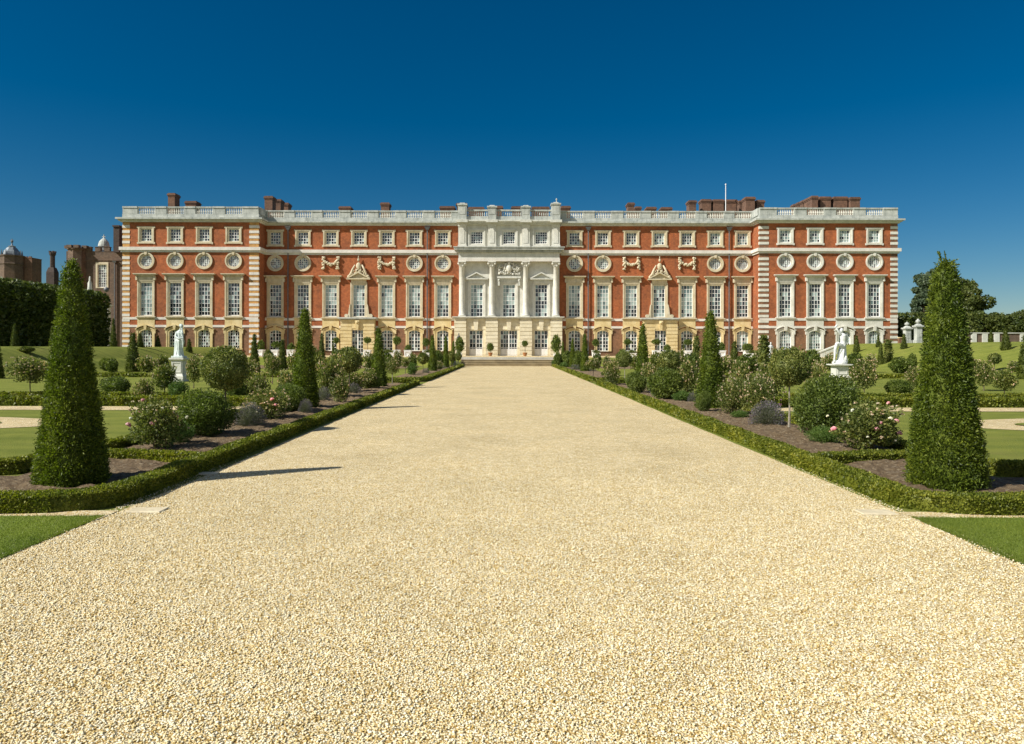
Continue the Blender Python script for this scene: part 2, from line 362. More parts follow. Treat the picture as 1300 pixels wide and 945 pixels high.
def hedge(name, pts, w, h, label, m='box', base=0.0, mincam=.024, k=.0030, cover=2.3, group=None, seedv=3, cat='hedge', zf=None):
    """clipped hedge following a polyline of (x,y); leaves sized by real distance from the viewpoint"""
    pts = [np.array(p, float) for p in pts]; segs = []
    for a, b in zip(pts[:-1], pts[1:]):
        n = max(1, int(np.linalg.norm(b-a)/.5)); 
        for i in range(n): segs.append((a+(b-a)*i/n, a+(b-a)*(i+1)/n))
    parts = []; P = [s[0] for s in segs]+[segs[-1][1]]; P = np.array(P)
    T = np.gradient(P, axis=0); T = unit(T); Nn = np.stack([-T[:, 1], T[:, 0]], 1)
    prof = [(-.5, 0), (-.5, .55), (-.46, .85), (-.3, .97), (0, 1), (.3, .97), (.46, .85), (.5, .55), (.5, 0)]
    V = []
    for i, p in enumerate(P):
        for (a, b) in prof:
            q = .86; V.append((p[0]+Nn[i, 0]*a*w*q, p[1]+Nn[i, 1]*a*w*q, base+b*h*.90))
    V = np.array(V); kk = len(prof)
    wob = lumps(V, 7, seed=seedv)*.02*(min(h, .5)/.3); V[:, 2] += wob*(V[:, 2] > base+.05)
    Q = [(i*kk+j, i*kk+j+1, (i+1)*kk+j+1, (i+1)*kk+j) for i in range(len(P)-1) for j in range(kk-1)]
    Q += [(e*kk, e*kk+1, e*kk+7, e*kk+8) for e in (0, len(P)-1)]+[(e*kk+1, e*kk+3, e*kk+5, e*kk+7) for e in (0, len(P)-1)]
    parts.append((V, np.array(Q), 0))
    per = 2*h+w
    for i, (a, b) in enumerate(segs):
        mid = (a+b)/2; d = max(math.hypot(*mid), 4); L = max(mincam, k*d); W = L*.7
        ln = np.linalg.norm(b-a); n = int(ln*per*cover/(L*W*.5))
        s = rng.random(n); pos = a+(b-a)*s[:, None]; nn = Nn[i]*(1-s[:, None])+Nn[i+1]*s[:, None]
        c = rng.random(n)*per
        off = np.where(c < h, -.5, np.where(c < h+w, (c-h)/w-.5, .5)); z = np.where(c < h, c/h, np.where(c < h+w, 1, (per-c)/h))
        e = np.abs(off)*2; z = z*(1-.10*e**4)
        C = np.stack([pos[:, 0]+nn[:, 0]*off*w, pos[:, 1]+nn[:, 1]*off*w, base+z*h], 1)
        out = np.stack([nn[:, 0]*np.sign(off)*(c < h)+nn[:, 0]*np.sign(off)*(c > h+w), nn[:, 1]*np.sign(off)*((c < h)|(c > h+w)), ((c >= h)&(c <= h+w))*1.0], 1)
        la = min(h, .5 if h > 2 else 1)
        C += out*((.09*la*lumps(C, 6, seed=seedv)+.05*la*lumps(C, 19, seed=seedv+1))+rng.normal(size=n)*.008*(la/.3)-rng.random(n)*L*.7)[:, None]
        if h < 1: C[:, 2] *= 1+.07*lumps(C*np.array([1, 1, 0]), 2.2, seed=seedv+2)
        A = unit(out+rng.normal(size=(n, 3))*.7+np.array([0, 0, .25]))
        parts.append((*leaves(C, A, L*rng.uniform(.7, 1.3, n), W), 0))
    # end caps
    for e, sg in ((0, -1), (-1, 1)):
        p = P[e]; d = max(math.hypot(*p), 4); L = max(mincam, k*d); W = L*.7; n = int(w*h*cover/(L*W*.5))
        o = rng.uniform(-.5, .5, n); z = rng.random(n)*.95
        tv = T[e]*sg; C = np.stack([p[0]+Nn[e, 0]*o*w+tv[0]*.03, p[1]+Nn[e, 1]*o*w+tv[1]*.03, base+z*h], 1)
        A = unit(np.array([tv[0], tv[1], .2])+rng.normal(size=(n, 3))*.7); parts.append((*leaves(C, A, L, W), 0))
    V, Q, mi = join(parts)
    o = link(name, np_mesh(name, V, Q, [m], mi)); return tag(o, label, cat, group)

# ------------------------------------------------------------------ terrain
def sstep(a, b, x): t = np.clip((x-a)/(b-a), 0, 1); return t*t*(3-2*t)
def G(x, y):
    x = np.asarray(x, float); y = np.asarray(y, float)
    side = np.where(x < 0, 2.0*sstep(31, 37.5, -x), 2.6*sstep(31, 46, x))
    side = side*sstep(-6, 2, y)
    ter = .9*np.clip((y-78.9)/.9, 0, 1)
    # only the palace side has the terrace; the side banks fade down onto it near the house
    return np.maximum(side, ter)
def g(x, y): return float(G(x, y))
def at(px, d): return (px-VX)*d/F
xs = np.unique(np.concatenate([np.arange(-60, 60.1, 1.0), np.arange(-41, -30, .35), np.arange(30, 42, .35), [-4000, -1000, -300, -120, 120, 300, 1000, 4000]]))
ys = np.unique(np.concatenate([np.arange(-20, 112, 2.0), [78.9, 79.2, 79.5, 79.8], [-400, -100, -50, 140, 220, 500, 1200, 5000]]))
X, Y = np.meshgrid(xs, ys); Z = G(X, Y)
# room for the steps: the ground drops back under them
mask = (np.abs(X) < 5.2) & (Y > 78.5) & (Y < 79.9); Z[mask] = 0
V = np.stack([X.ravel(), Y.ravel(), Z.ravel()], 1); nx = len(xs)
Q = np.array([(j*nx+i, j*nx+i+1, (j+1)*nx+i+1, (j+1)*nx+i) for j in range(len(ys)-1) for i in range(nx-1)])
o = link('lawn', np_mesh('lawn', V, Q, ['grass'])); tag(o, kind='structure')
for p in o.data.polygons: p.use_smooth = True

def sheet(name, poly, z, m, sub=0, kind='structure'):
    mb = MB(); mb.add([(x, y, z) for x, y in poly], [tuple(range(len(poly)))])
    return tag(mb.build(name, m), kind=kind)
# central path, from behind the viewer to the steps; it widens to the cross walk
PE = []
def wobble(n, y0, y1, x, amp):
    return [(x+random.uniform(-amp, amp), y0+(y1-y0)*i/n) for i in range(n+1)]
rt = wobble(60, 8.25, 78.3, 4.66, .02); lf = wobble(60, 78.3, 8.25, -4.60, .02)
sheet('gravel_path', [(-4.65, -12), (4.65, -12)]+wobble(50, -8, 8.15, 4.62, .035)+rt+lf+wobble(50, 8.15, -8, -4.66, .035), .006, 'gravel')
for sx in (-1, 1):
    sheet('gravel_path', [(sx*4.62, 8.22+random.uniform(-.02,.02))]+[(sx*(4.66+k*.4), 8.32+random.uniform(-.04,.03)) for k in range(1, 30)]+[(sx*16.4, 8.7), (sx*4.62, 8.7)], .012, 'gravel')
    sheet('gravel_path', [(sx*8, 22.7), (sx*31, 22.7), (sx*31, 24.1), (sx*8, 24.1)], .010, 'gravel')
    cx, cy = sx*21.5, 18.6
    el = lambda a, b, n=72: [(cx+a*math.cos(2*math.pi*i/n), cy+b*math.sin(2*math.pi*i/n)) for i in range(n)]
    sheet('gravel_path', el(10.3, 2.5), .010, 'gravel')
    sheet('lawn', el(8.6, 1.35), .03, 'grass')
    # beds
    def bed(x0, x1, y0, y1, nx=14):
        q_ = .11 if y0 < 20 else .3; nx = max(6, int(abs(x1-x0)/q_)); ny = max(6, int((y1-y0)/q_))
        a = np.linspace(x0, x1, nx); b = np.linspace(y0, y1, ny); XX, YY = np.meshgrid(a, b)
        u = np.abs((XX-x0)/(x1-x0)*2-1); v = np.abs((YY-y0)/(y1-y0)*2-1)
        PP = np.stack([XX.ravel(), YY.ravel(), 0*XX.ravel()], 1)
        ZZ = .02+.10*(1-u**4).clip(0)*(1-v**12).clip(0)
        PP[:, 2] = ZZ.ravel()+(.03*lumps(PP, 6, seed=4)+.018*lumps(PP, 15, seed=6)+rng.normal(size=len(PP))*.012)*(ZZ.ravel() > .05)
        QQ = np.array([(j*nx+i, j*nx+i+1, (j+1)*nx+i+1, (j+1)*nx+i) for j in range(ny-1) for i in range(nx-1)])
        o = link('bed_soil', np_mesh('bed_soil', PP, QQ, ['soil'])); tag(o, kind='structure')
        for p in o.data.polygons: p.use_smooth = q_ > .2
    bed(sx*4.92, sx*7.35, 8.88, 39.6); bed(sx*7.36, sx*15, 8.75, 11.0)
    bed(sx*4.75, sx*7.6, 41.8, 77.5); bed(sx*8.6, sx*30, 24.8, 27.8); bed(sx*9, sx*30, 48.2, 53); bed(sx*9, sx*30, 69, 77)
tb = MB(); tb.box(-52, 60, 79.9, 96, .5, .93); tag(tb.build('terrace', 'gravel'), kind='structure')

# steps up to the terrace
st = empty('stone_steps', (0, 78.3, 0), 'broad shallow stone steps between the gravel path and the palace terrace', 'steps')
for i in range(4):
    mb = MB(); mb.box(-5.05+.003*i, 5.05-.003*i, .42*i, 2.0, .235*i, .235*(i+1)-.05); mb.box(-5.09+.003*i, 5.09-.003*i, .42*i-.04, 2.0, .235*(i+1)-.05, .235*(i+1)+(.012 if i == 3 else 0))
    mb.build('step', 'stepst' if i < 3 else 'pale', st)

# drain slabs at the path edges
for (px, py, w, l, lab) in ((187, 650, .42, .26, 'pale flat drain slab in the gravel at the foot of the left front hedge corner'),
                        (1112, 651, .42, .26, 'pale flat drain slab in the gravel at the foot of the right front hedge corner'),
                        (264, 603, .3, .2, 'small pale slab on the gravel edge beside the left path hedge')):
    d = EYE*F/(py-HY); x = at(px, d)
    e = empty('drain_slab', (x, d, .012), lab, 'drain cover', 'drain slabs beside the path')
    mb = MB(); mb.frus(0, 0, w/2, l/2, 0, w/2-.012, l/2-.012, .010); mb.build('slab', 'concrete', e)

# loose stones over the near path (nobody could count them)
n = 150000
yy = 3.0+10.5*rng.random(n*3)**1.7; xx = rng.uniform(-4.75, 4.75, n*3)
k = (np.abs(xx) < yy*.78+.6) & (rng.random(n*3) < np.clip((13.5-yy)/5.5, 0, 1)**1.3); yy = yy[k][:n]; xx = xx[k][:n]; n = len(xx)
s = rng.uniform(.0040, .0098, n); 
dirs = np.array([(1,0,0),(0,1,0),(-1,0,0),(0,-1,0),(0,0,1),(0,0,-1)], float)
a = rng.random(n)*6.28; ca, sa = np.cos(a), np.sin(a)
P = dirs[None]*np.stack([s*rng.uniform(.9,1.5,n), s*rng.uniform(.7,1.1,n), s*rng.uniform(.5,.8,n)], 1)[:, None, :]
P = P*rng.uniform(.8, 1.25, (n, 6, 1))+rng.normal(size=(n, 6, 3))*(s*.18)[:, None, None]
tx = rng.normal(size=n)*.35
x2 = P[..., 0]*ca[:, None]-P[..., 1]*sa[:, None]; y2 = P[..., 0]*sa[:, None]+P[..., 1]*ca[:, None]; z2 = P[..., 2]+x2*tx[:, None]
Vv = np.stack([x2+xx[:, None], y2+yy[:, None], z2+.006+(s*.45)[:, None]], 2).reshape(-1, 3)
T8 = np.array([(0,1,4),(1,2,4),(2,3,4),(3,0,4),(1,0,5),(2,1,5),(3,2,5),(0,3,5)])
Qq = (T8[None]+6*np.arange(n)[:, None, None]).reshape(-1, 3)
tag(link('gravel_stones', np_mesh('gravel_stones', Vv, Qq, ['stones'])), 'loose cream and ochre gravel stones over the near end of the wide path', 'gravel', kind='stuff')

# near grass blades
parts = []
for sx in (-1, 1):
    n = 90000; X0 = sx*(4.64+6.5*rng.random(n)**1.6); Y0 = rng.uniform(5.0, 8.44, n); n = len(X0)
    L = rng.uniform(.02, .045, n)
    A = unit(rng.normal(size=(n, 3))*.45+np.array([0, 0, 1])); C = np.stack([X0, Y0, L*.4], 1)
    parts.append((*leaves(C, A, L, .005), 0))
V, Q, mi = join(parts)
tag(link('grass_blades', np_mesh('grass_blades', V, Q, ['blade'])), 'short mown grass blades in the two front turf corners beside the gravel', 'grass', kind='stuff')
for sx in (-1, 1):
    sheet('grass_verge', [(sx*(4.66+random.uniform(-.03,.04)), 3+5.4*i/24) for i in range(25)]+[(sx*16, 8.43), (sx*16, 3)], .014, 'grass_n')

# ------------------------------------------------------------------ PALACE
D0 = 97.0; SM = D0/F; DW = 94.5; SW = DW/F
def zm(py): return EYE+(HY-py)*SM-.9          # height above palace base
def XM(px): return (px-VX)*SM
def XW(px): return (px-VX)*SW
PY = -2.5                                      # wings stand forward
pal = empty('palace', (0, D0, .9), 'long baroque palace of orange brick with pale stone dressings, balustraded roof and white central columns', 'palace')
ztop = zm(266.2); zcor = zm(287.0)
ZT = (zm(402.6), zm(362)); ZA = (zm(310.8), zm(295.4)); ZR = zm(334.8); ZG = (zm(446), zm(419.5)); ZGW = (zm(443), zm(420))
HW = .77

def rect(hw, z0, z1): return [(-hw, z0), (hw, z0), (hw, z1), (-hw, z1)]
def arch(hw, z0, z1, rise, n=8):
    R_ = (hw*hw+rise*rise)/(2*rise); c = z1-R_; a0 = math.asin(hw/R_)
    return [(-hw, z0), (hw, z0)]+[(R_*math.sin(a0-2*a0*i/n), c+R_*math.cos(a0-2*a0*i/n)) for i in range(n+1)]
def circ(r, n=28): return [(r*math.cos(-math.pi/2+2*math.pi*i/n), r*math.sin(-math.pi/2+2*math.pi*i/n)) for i in range(n)]
def bars(mb, hw, z0, z1, nc, nr, y, t=.052, thick=None, arc=None):
    zt = lambda x: z1 if not arc else z1-arc*(x/hw)**2
    for i in range(1, nc):
        x = -hw+2*hw*i/nc; tt = thick if (thick and i*2 == nc) else t
        mb.box(x-tt/2, x+tt/2, y, y+.04, z0, zt(x))
    for j in range(1, nr):
        z = z0+(z1-z0)*j/nr; tt = .06 if (nr > 4 and j*2 == nr and not thick) else t
        mb.box(-hw, hw, y+.004, y+.036, z-tt/2, z+tt/2)
    mb.box(-hw, -hw+.06, y-.02, y+.045, z0, zt(hw)); mb.box(hw-.06, hw, y-.02, y+.045, z0, zt(hw)); mb.box(-hw+.06, hw-.06, y-.02, y+.045, z0, z0+.09)
    if not arc: mb.box(-hw+.06, hw-.06, y-.02, y+.045, z1-.06, z1)
    else:
        mb.frame(arch(hw-.05, z0, z1-.05, arc), arch(hw, z0, z1, arc), y-.022, y+.05, y+.05)
def panes(hw, z0, z1, nc, nr, y, var, arc=None, rad=None):
    """each little pane leans its own way, pale tones paint in blinds and uneven reflection"""
    mb = MB(); r = random.Random(var*31+5)
    for i in range(nc):
        for j in range(nr):
            xa, xb = -hw+2*hw*i/nc, -hw+2*hw*(i+1)/nc; za, zb = z0+(z1-z0)*j/nr, z0+(z1-z0)*(j+1)/nr
            v = (j+.5)/nr
            pale = {0: .06, 1: .75 if v > .38 else .12, 2: .85 if v > .12 else .2, 3: .35, 4: .9 if v > .05 else .6}[var % 5]
            q = r.random(); mi = 2 if q < pale*.75 else (1 if q < pale*.75+.2 else 0)
            e = [r.uniform(-.006, .006) for _ in range(3)]
            mb.quad((xa, y+e[0], za), (xb, y+e[1], za), (xb, y+e[1]+e[2], zb), (xa, y+e[0]+e[2], zb), mi)
    return mb
def winset(kind, stone, var):
    """meshes for (surround, sash, pane) of one kind of window"""
    a, s_, p_ = MB(), MB(), None
    if kind == 'tall':
        z0, z1 = ZT
        a.frame(rect(HW, z0, z1), rect(HW+.17, z0-.10, z1+.17), -.07, .30, .02); a.frame(rect(HW+.17, z0-.1, z1+.17), rect(HW+.34, z0-.1, z1+.30), -.13, -.07, 0)
        a.box(-1.28, 1.28, -.24, 0, z0-.24, z0-.104)
        bars(s_, HW, z0, z1, 4, 8, .17); p_ = panes(HW, z0, z1, 4, 8, .2, var)
    elif kind == 'attic':
        z0, z1 = ZA
        a.frame(rect(.68, z0, z1), rect(.84, z0-.12, z1+.15), -.06, .3, .02); a.frame(rect(.84, z0-.12, z1+.15), rect(1.02, z0-.3, z1+.3), -.13, -.06, 0)
        for sx in (-1, 1):
            a.box(sx*1.08-.08, sx*1.08+.08, -.12, 0, z1+.08, z1+.33); a.box(sx*1.05-.11, sx*1.05+.11, -.12, 0, z0-.36, z0-.1)
        bars(s_, .68, z0, z1, 4, 4, .17, .052); p_ = panes(.68, z0, z1, 4, 4, .2, var)
    elif kind == 'round':
        a.frame(circ(.76), circ(.93), -.06, .3, .02); a.frame(circ(.93), circ(1.1), -.15, -.06, 0)
        a.prism([(-.12, .76), (.12, .76), (.19, 1.24), (-.19, 1.24)], -.22, 0)
        n = 6
        for i in range(1, n):
            x = -.76+1.52*i/n; h = math.sqrt(.76**2-x*x); s_.box(x-.024, x+.024, .17, .21, -h, h); s_.box(-h, h, .174, .206, x-.024, x+.024)
        s_.frame(circ(.70), circ(.77), .14, .21, .21)
        p_ = panes(.77, -.77, .77, 6, 6, .21, var)
    elif kind in ('ground', 'french'):
        z0, z1 = ZGW if kind == 'ground' else ZG; ar = .30
        a.frame(arch(HW, z0, z1, ar), arch(HW+.2, z0, z1+.2, ar+.03), -.07, .3, .02); a.frame(arch(HW+.2, z0, z1+.2, ar+.03), arch(HW+.36, z0, z1+.36, ar+.05), -.12, -.07, 0)
        # curved hood moulding and its ears
        o_ = arch(1.2, 0, z1+.62, .40)[2:]; i_ = arch(1.2, 0, z1+.49, .38)[2:]
        a.prism([(x, z) for x, z in i_[::-1]]+[(x, z) for x, z in o_], -.25, 0)
        for sx in (-1, 1): a.box(sx*1.26-.10, sx*1.26+.10, -.20, 0, z1+.0, z1+.14); a.box(sx*1.2-.06, sx*1.2+.06, -.13, 0, z1-.5, z1-.003)
        a.prism([(-.13, z1), (.13, z1), (.2, z1+.62), (-.2, z1+.62)], -.32, -.122)
        if kind == 'ground':
            a.box(-1.2, 1.2, -.2, 0, z0-.16, z0-.004); bars(s_, HW, z0, z1, 5, 6, .17, .052, arc=ar); p_ = panes(HW, z0, z1, 5, 6, .21, var)
        else:
            bars(s_, HW, z0, z1, 4, 6, .17, .052, thick=.13, arc=ar); p_ = panes(HW, z0, z1, 4, 6, .21, var)
    return a.mesh('window_surround', stone), s_.mesh('sash', 'white'), p_.mesh('pane', ['g_dark', 'g_mid', 'g_pale'])
cache = {}
def window(kind, name, x, y, stone, var, z=0):
    k = (kind, stone, var)
    if k not in cache: cache[k] = winset(kind, stone, var)
    a, s_, p_ = cache[k]
    w = link(name, a, pal, (x, y, z)); link('sash', s_, w); link('pane', p_, w); return w

def wall(mb, x0, x1, z0, z1, y, holes, mi=0):
    xsn = sorted({x0, x1, *[h[0] for h in holes], *[h[1] for h in holes]}); zsn = sorted({z0, z1, *[max(z0, min(z1, h[2])) for h in holes], *[max(z0, min(z1, h[3])) for h in holes]})
    xsn = [x for x in xsn if x0 <= x <= x1]
    for i in range(len(xsn)-1):
        for j in range(len(zsn)-1):
            cx, cz = (xsn[i]+xsn[i+1])/2, (zsn[j]+zsn[j+1])/2
            if any(h[0] < cx < h[1] and h[2] < cz < h[3] for h in holes): continue
            mb.quad((xsn[i], y, zsn[j]), (xsn[i+1], y, zsn[j]), (xsn[i+1], y, zsn[j+1]), (xsn[i], y, zsn[j+1]), mi)
ZB = zm(417)
LW = [XW(x) for x in (185.5, 222.4, 259, 296.5)]; RW = [XW(x) for x in (996.8, 1034.5, 1072, 1109.6)]
LM = [XM(x) for x in (349.5, 384.5, 420, 455.5, 491, 526, 562)]; RM = [XM(x) for x in (729.2, 765.2, 801.3, 836.8, 872, 907.8, 942.5)]
WL = (XW(155.6), XW(328)); WR = (XW(964), XW(1139.2))
CX = (XM(583), XM(709.5)); CW = [XM(605.3), XM(646), XM(686.7)]
rel = {2, 4}   # bays of the ranges that carry a relief instead of a round window; 3 carries the pediment

def bayfeatures(x, y, stone, trim, gk, var, rnd=True, ped=False, relief=False):
    window('attic', 'attic_window', x, y, stone, var[0])
    window('tall', 'tall_window', x, y, stone, var[1])
    if not ped: window(gk, 'arched_window', x, y, trim, var[2])
    if rnd: window('round', 'round_window', x, y, stone, var[3], ZR)
    # stone apron between ground and principal windows (arched lower edge hidden by the hood)
    if not ped:
        mb = MB(); z1 = ZT[0]-.245; zt = (ZGW if gk == 'ground' else ZG)[1]
        mb.prism([(-1.12, zt+.16), (-1.0, zt+.28), (0, zt+.55), (1.0, zt+.28), (1.12, zt+.16), (1.12, z1), (-1.12, z1)][::1], -.055, 0)
        mb.build('apron', trim, pal, (x, y, 0))
    if not ped:
        mb = MB(); zf = ZT[1]+.304
        mb.box(-1.0, 1.0, -.16, 0, zf, zf+.52); mb.box(-1.2, 1.2, -.30, 0, zf+.523, zf+.66); mb.box(-1.42, 1.42, -.48, 0, zf+.663, zf+.76); mb.box(-1.5, 1.5, -.56, 0, zf+.763, zf+.86)
        for sx in (-1, 1): mb.box(sx*1.16-.12, sx*1.16+.12, -.28, 0, zf+.02, zf+.50)
        h = mb.build('window_hood', trim if trim != 'yellow' else 'cream', pal, (x, y, 0))
    # balustrade over the bay
    zb = zcor+1.05; mb = MB()
    nb = 10
    for i in range(nb):
        bx = -1.05+2.1*i/(nb-1); mb.lathe([(.09, 0), (.09, .06), (.05, .10), (.098, .27), (.06, .5), (.05, .62), (.09, .68), (.09, .80)], 6, (bx, 0, zb))
    bl = mb.build('balustrade', 'pale', pal, (x, y+.1, 0)); mb = MB(); mb.box(-1.12, 1.12, -.14, .14, zb+.803, zb+.95); mb.build('handrail', 'parapet', bl)

# --- walls
H = []
def holes(xsn, gk, rnds, peds=()):
    r = []
    for i, x in enumerate(xsn):
        r.append((x-.68, x+.68, *ZA)); r.append((x-HW, x+HW, *ZT))
        z0, z1 = ZGW if gk == 'ground' else ZG
        if i not in peds: r.append((x-HW, x+HW, z0, z1))
        else: r.append((x-.74, x+.74, zm(452), zm(419)))
        if rnds[i]: r.append((x-.72, x+.72, ZR-.72, ZR+.72))
    return r
low, up = MB(), MB()
for (x0, x1, y, xl, gk, rn, pd) in ((WL[0], WL[1], PY, LW, 'ground', [1]*4, ()), (WR[0], WR[1], PY, RW, 'ground', [1]*4, ()),
                        (WL[1], CX[0], 0, LM, 'french', [1,1,0,0,0,1,1], (3,)), (CX[1], WR[0], 0, RM, 'french', [1,1,0,0,0,1,1], (3,))):
    hs = holes(xl, gk, rn, pd); wall(low, x0, x1, -1.2, ZB, y, hs); wall(up, x0, x1, ZB, zcor, y, hs)
for mb, z0, z1 in ((low, -1.2, ZB), (up, ZB, zcor)):   # wing returns and flanks, back
    mb.quad((WL[1], PY, z0), (WL[1], 0, z0), (WL[1], 0, z1), (WL[1], PY, z1)); mb.quad((WR[0], 0, z0), (WR[0], PY, z0), (WR[0], PY, z1), (WR[0], 0, z1))
    mb.quad((WL[0], 30, z0), (WL[0], PY, z0), (WL[0], PY, z1), (WL[0], 30, z1)); mb.quad((WR[1], PY, z0), (WR[1], 30, z0), (WR[1], 30, z1), (WR[1], PY, z1))
    mb.quad((WR[1], 30, z0), (WL[0], 30, z0), (WL[0], 30, z1), (WR[1], 30, z1))
low.build('lower_wall', 'brick_low', pal); up.build('upper_wall', 'brick', pal)
b = MB(); b.box(WL[0]+.3, WR[1]-.3, .42, 29.7, -1.2, zcor); b.box(WL[0]+.3, WL[1]-.3, PY+.42, .41, -1.2, zcor); b.box(WR[0]+.3, WR[1]-.3, PY+.42, .41, -1.2, zcor)
b.build('interior_core', 'g_dark', pal)
rf = MB(); rf.box(WL[0], WR[1], .5, 30, zcor+.01, zcor+.9); rf.build('roof', 'lead', pal)
rv = random.Random(3)
for i, x in enumerate(LW): bayfeatures(x, PY, 'cream', 'yellow', 'ground', (3, 0 if i else 2, 3, 3))
for i, x in enumerate(RW): bayfeatures(x, PY, 'pale', 'pale', 'ground', (4 if i < 2 else 2, 0 if i > 1 else 3, 1, 3))
for i, x in enumerate(LM): bayfeatures(x, 0, 'cream', 'yellow', 'french', (3, (0,0,1,1,2,1,1)[i], 0, 3), i in (0,1,5,6), i == 3)
for i, x in enumerate(RM): bayfeatures(x, 0, 'cream', 'yellow', 'french', ((0,3,0,4,0,4,4)[i], (1,2,1,4,2,0,0)[i], 0 if i < 6 else 2, (3,2,0,0,0,0,0)[i]), i in (0,1,5,6), i == 3)

# --- cornice, parapet wall, bands (butted run by run)
def runs():
    return ((WL[0]-.0, WL[1], PY, 'wl'), (WL[1], CX[0]-.2, 0, 'm'), (CX[1]+.2, WR[0], 0, 'm'), (WR[0], WR[1], PY, 'wr'))
def course(name, m, z0, z1, proj, smooth=False):
    for (x0, x1, y, t) in runs():
        mb = MB()
        if t == 'wl': mb.box(x0-proj, x1+proj, y-proj, y+.02, z0, z1); mb.box(x1-.02, x1+proj, y+.021, -proj-.001, z0, z1); mb.box(x0-proj, x0+.02, y+.021, 30, z0, z1)
        elif t == 'wr': mb.box(x0-proj, x1+proj, y-proj, y+.02, z0, z1); mb.box(x0-proj, x0+.02, y+.021, -proj-.001, z0, z1); mb.box(x1-.02, x1+proj, y+.021, 30, z0, z1)
        else: mb.box(x0+(0 if x0 > 0 else .0), x1, y-proj, y+.02, z0, z1)
        mb.build(name, m, pal)
course('cornice_soffit', 'greyst', zcor-.02, zcor+.14, .22); course('cornice_bed', 'greyst', zcor+.141, zcor+.30, .42)
course('cornice', 'parapet', zcor+.301, zcor+.52, .66)
course('parapet_plinth', 'parapet', zcor+.521, zcor+1.05, .05)
course('string_course', 'band', zm(322.0), zm(318.0), .34); course('string_moulding', 'greyst', zm(324.4), zm(322.02), .18)
def segs_between(xl, x0, x1, half):
    e = [x0]; 
    for x in xl: e += [x-half, x+half]
    e.append(x1); return [(e[i], e[i+1]) for i in range(0, len(e), 2) if e[i+1]-e[i] > .05]
BANDM = {}
for xl, x0, x1, y in ((LW, *WL, PY), (RW, *WR, PY), (LM, WL[1], CX[0], 0), (RM, CX[1], WR[0], 0)):
    for (a, c) in segs_between(xl, x0+.02, x1-.02, 1.13):
        for zz0, zz1 in ((zm(407.6), zm(404.6)), (zm(417), zm(414.2))):
            mb = MB(); mb.box(a, c, y-.06, y, zz0, zz1); mb.build('wall_band', 'band', pal)
for xl, x0, x1, y in ((LW, *WL, PY), (RW, *WR, PY), (LM, WL[1], CX[0], 0), (RM, CX[1], WR[0], 0)):
    for (a, c) in segs_between(xl, x0, x1, 1.125):     # solid blocks of the parapet
        mb = MB(); mb.box(a, c, y-.06, y+.30, zcor+1.051, zcor+1.80); mb.box(a-.001, c+.001, y-.14, y+.36, zcor+1.80, zcor+2.01); mb.build('parapet_block', 'parapet', pal)
for x in (WL[1], WR[0]): mb = MB(); mb.box(x-.15, x+.15, PY+.37, -.15, zcor+1.051, zcor+1.99); mb.build('parapet_return', 'parapet', pal)
# quoins
def quoin(xa, xb, y, side, m, mq):
    mb = MB(); k = 0; z = -1.0; per = .672
    while z < zcor-.4:
        if not (zm(324.6) < z+.35 and z < zm(317)):
            mb.box(xa-.045, xb+.045, y-.05, y+.30, z, z+.34, 0)
        z += per; k += 1
    mb.box(xa-.012, xb+.012, y-.015, y+.25, -1.0, zcor-.03, 1)
    mb.build('quoin', [m, mq], pal)
quoin(WL[0], WL[0]+.88, PY, -1, 'band', 'brick_q'); quoin(WL[1]-1.15, WL[1], PY, 1, 'band', 'brick_q')
quoin(WR[0], WR[0]+1.15, PY, -1, 'pale', 'brick_low'); quoin(WR[1]-.88, WR[1], PY, 1, 'pale', 'brick_low')
# rain pipes
for px in (366, 542.5, 746.5, 925):
    mb = MB(); mb.tube([(0,0,0), (0,0,zm(293))], .075, 8)
    for k in range(7): mb.lathe([(.10, 0), (.10, .08)], 8, (0, 0, .4+k*2.2))
    p = mb.build('drainpipe', 'lead', pal, (XM(px), -.2, 0)); mb = MB(); mb.frus(0, 0, .14, .12, zm(293), .34, .22, zm(289.6)); mb.box(-.36, .36, -.24, .14, zm(289.6), zm(288.9)); mb.build('hopper', 'lead', p)
# carved reliefs: beaded drops with a swag between
for x in (LM[2], LM[4], RM[2], RM[4]):
    mb = MB(); r = random.Random(int(x*10))
    for sx in (-1, 1):
        for k in range(7):
            for q in range(3): mb.blob((sx*(.95+r.uniform(-.16, .16)), -.1-r.uniform(0, .12), -.72+k*.24+r.uniform(-.05, .05)), r.uniform(.1, .17), 7, 5)
        mb.box(sx*.95-.22, sx*.95+.22, -.14, 0, .74, .86)
    for k in range(15):
        t = k/14*2-1
        for q in range(2): mb.blob((t*.85, -.12, .10+.42*t*t-.30+r.uniform(-.07, .12)), r.uniform(.11, .2), 7, 5)
    mb.build('carved_festoon', 'cream', pal, (x, 0, ZR), smooth=True)
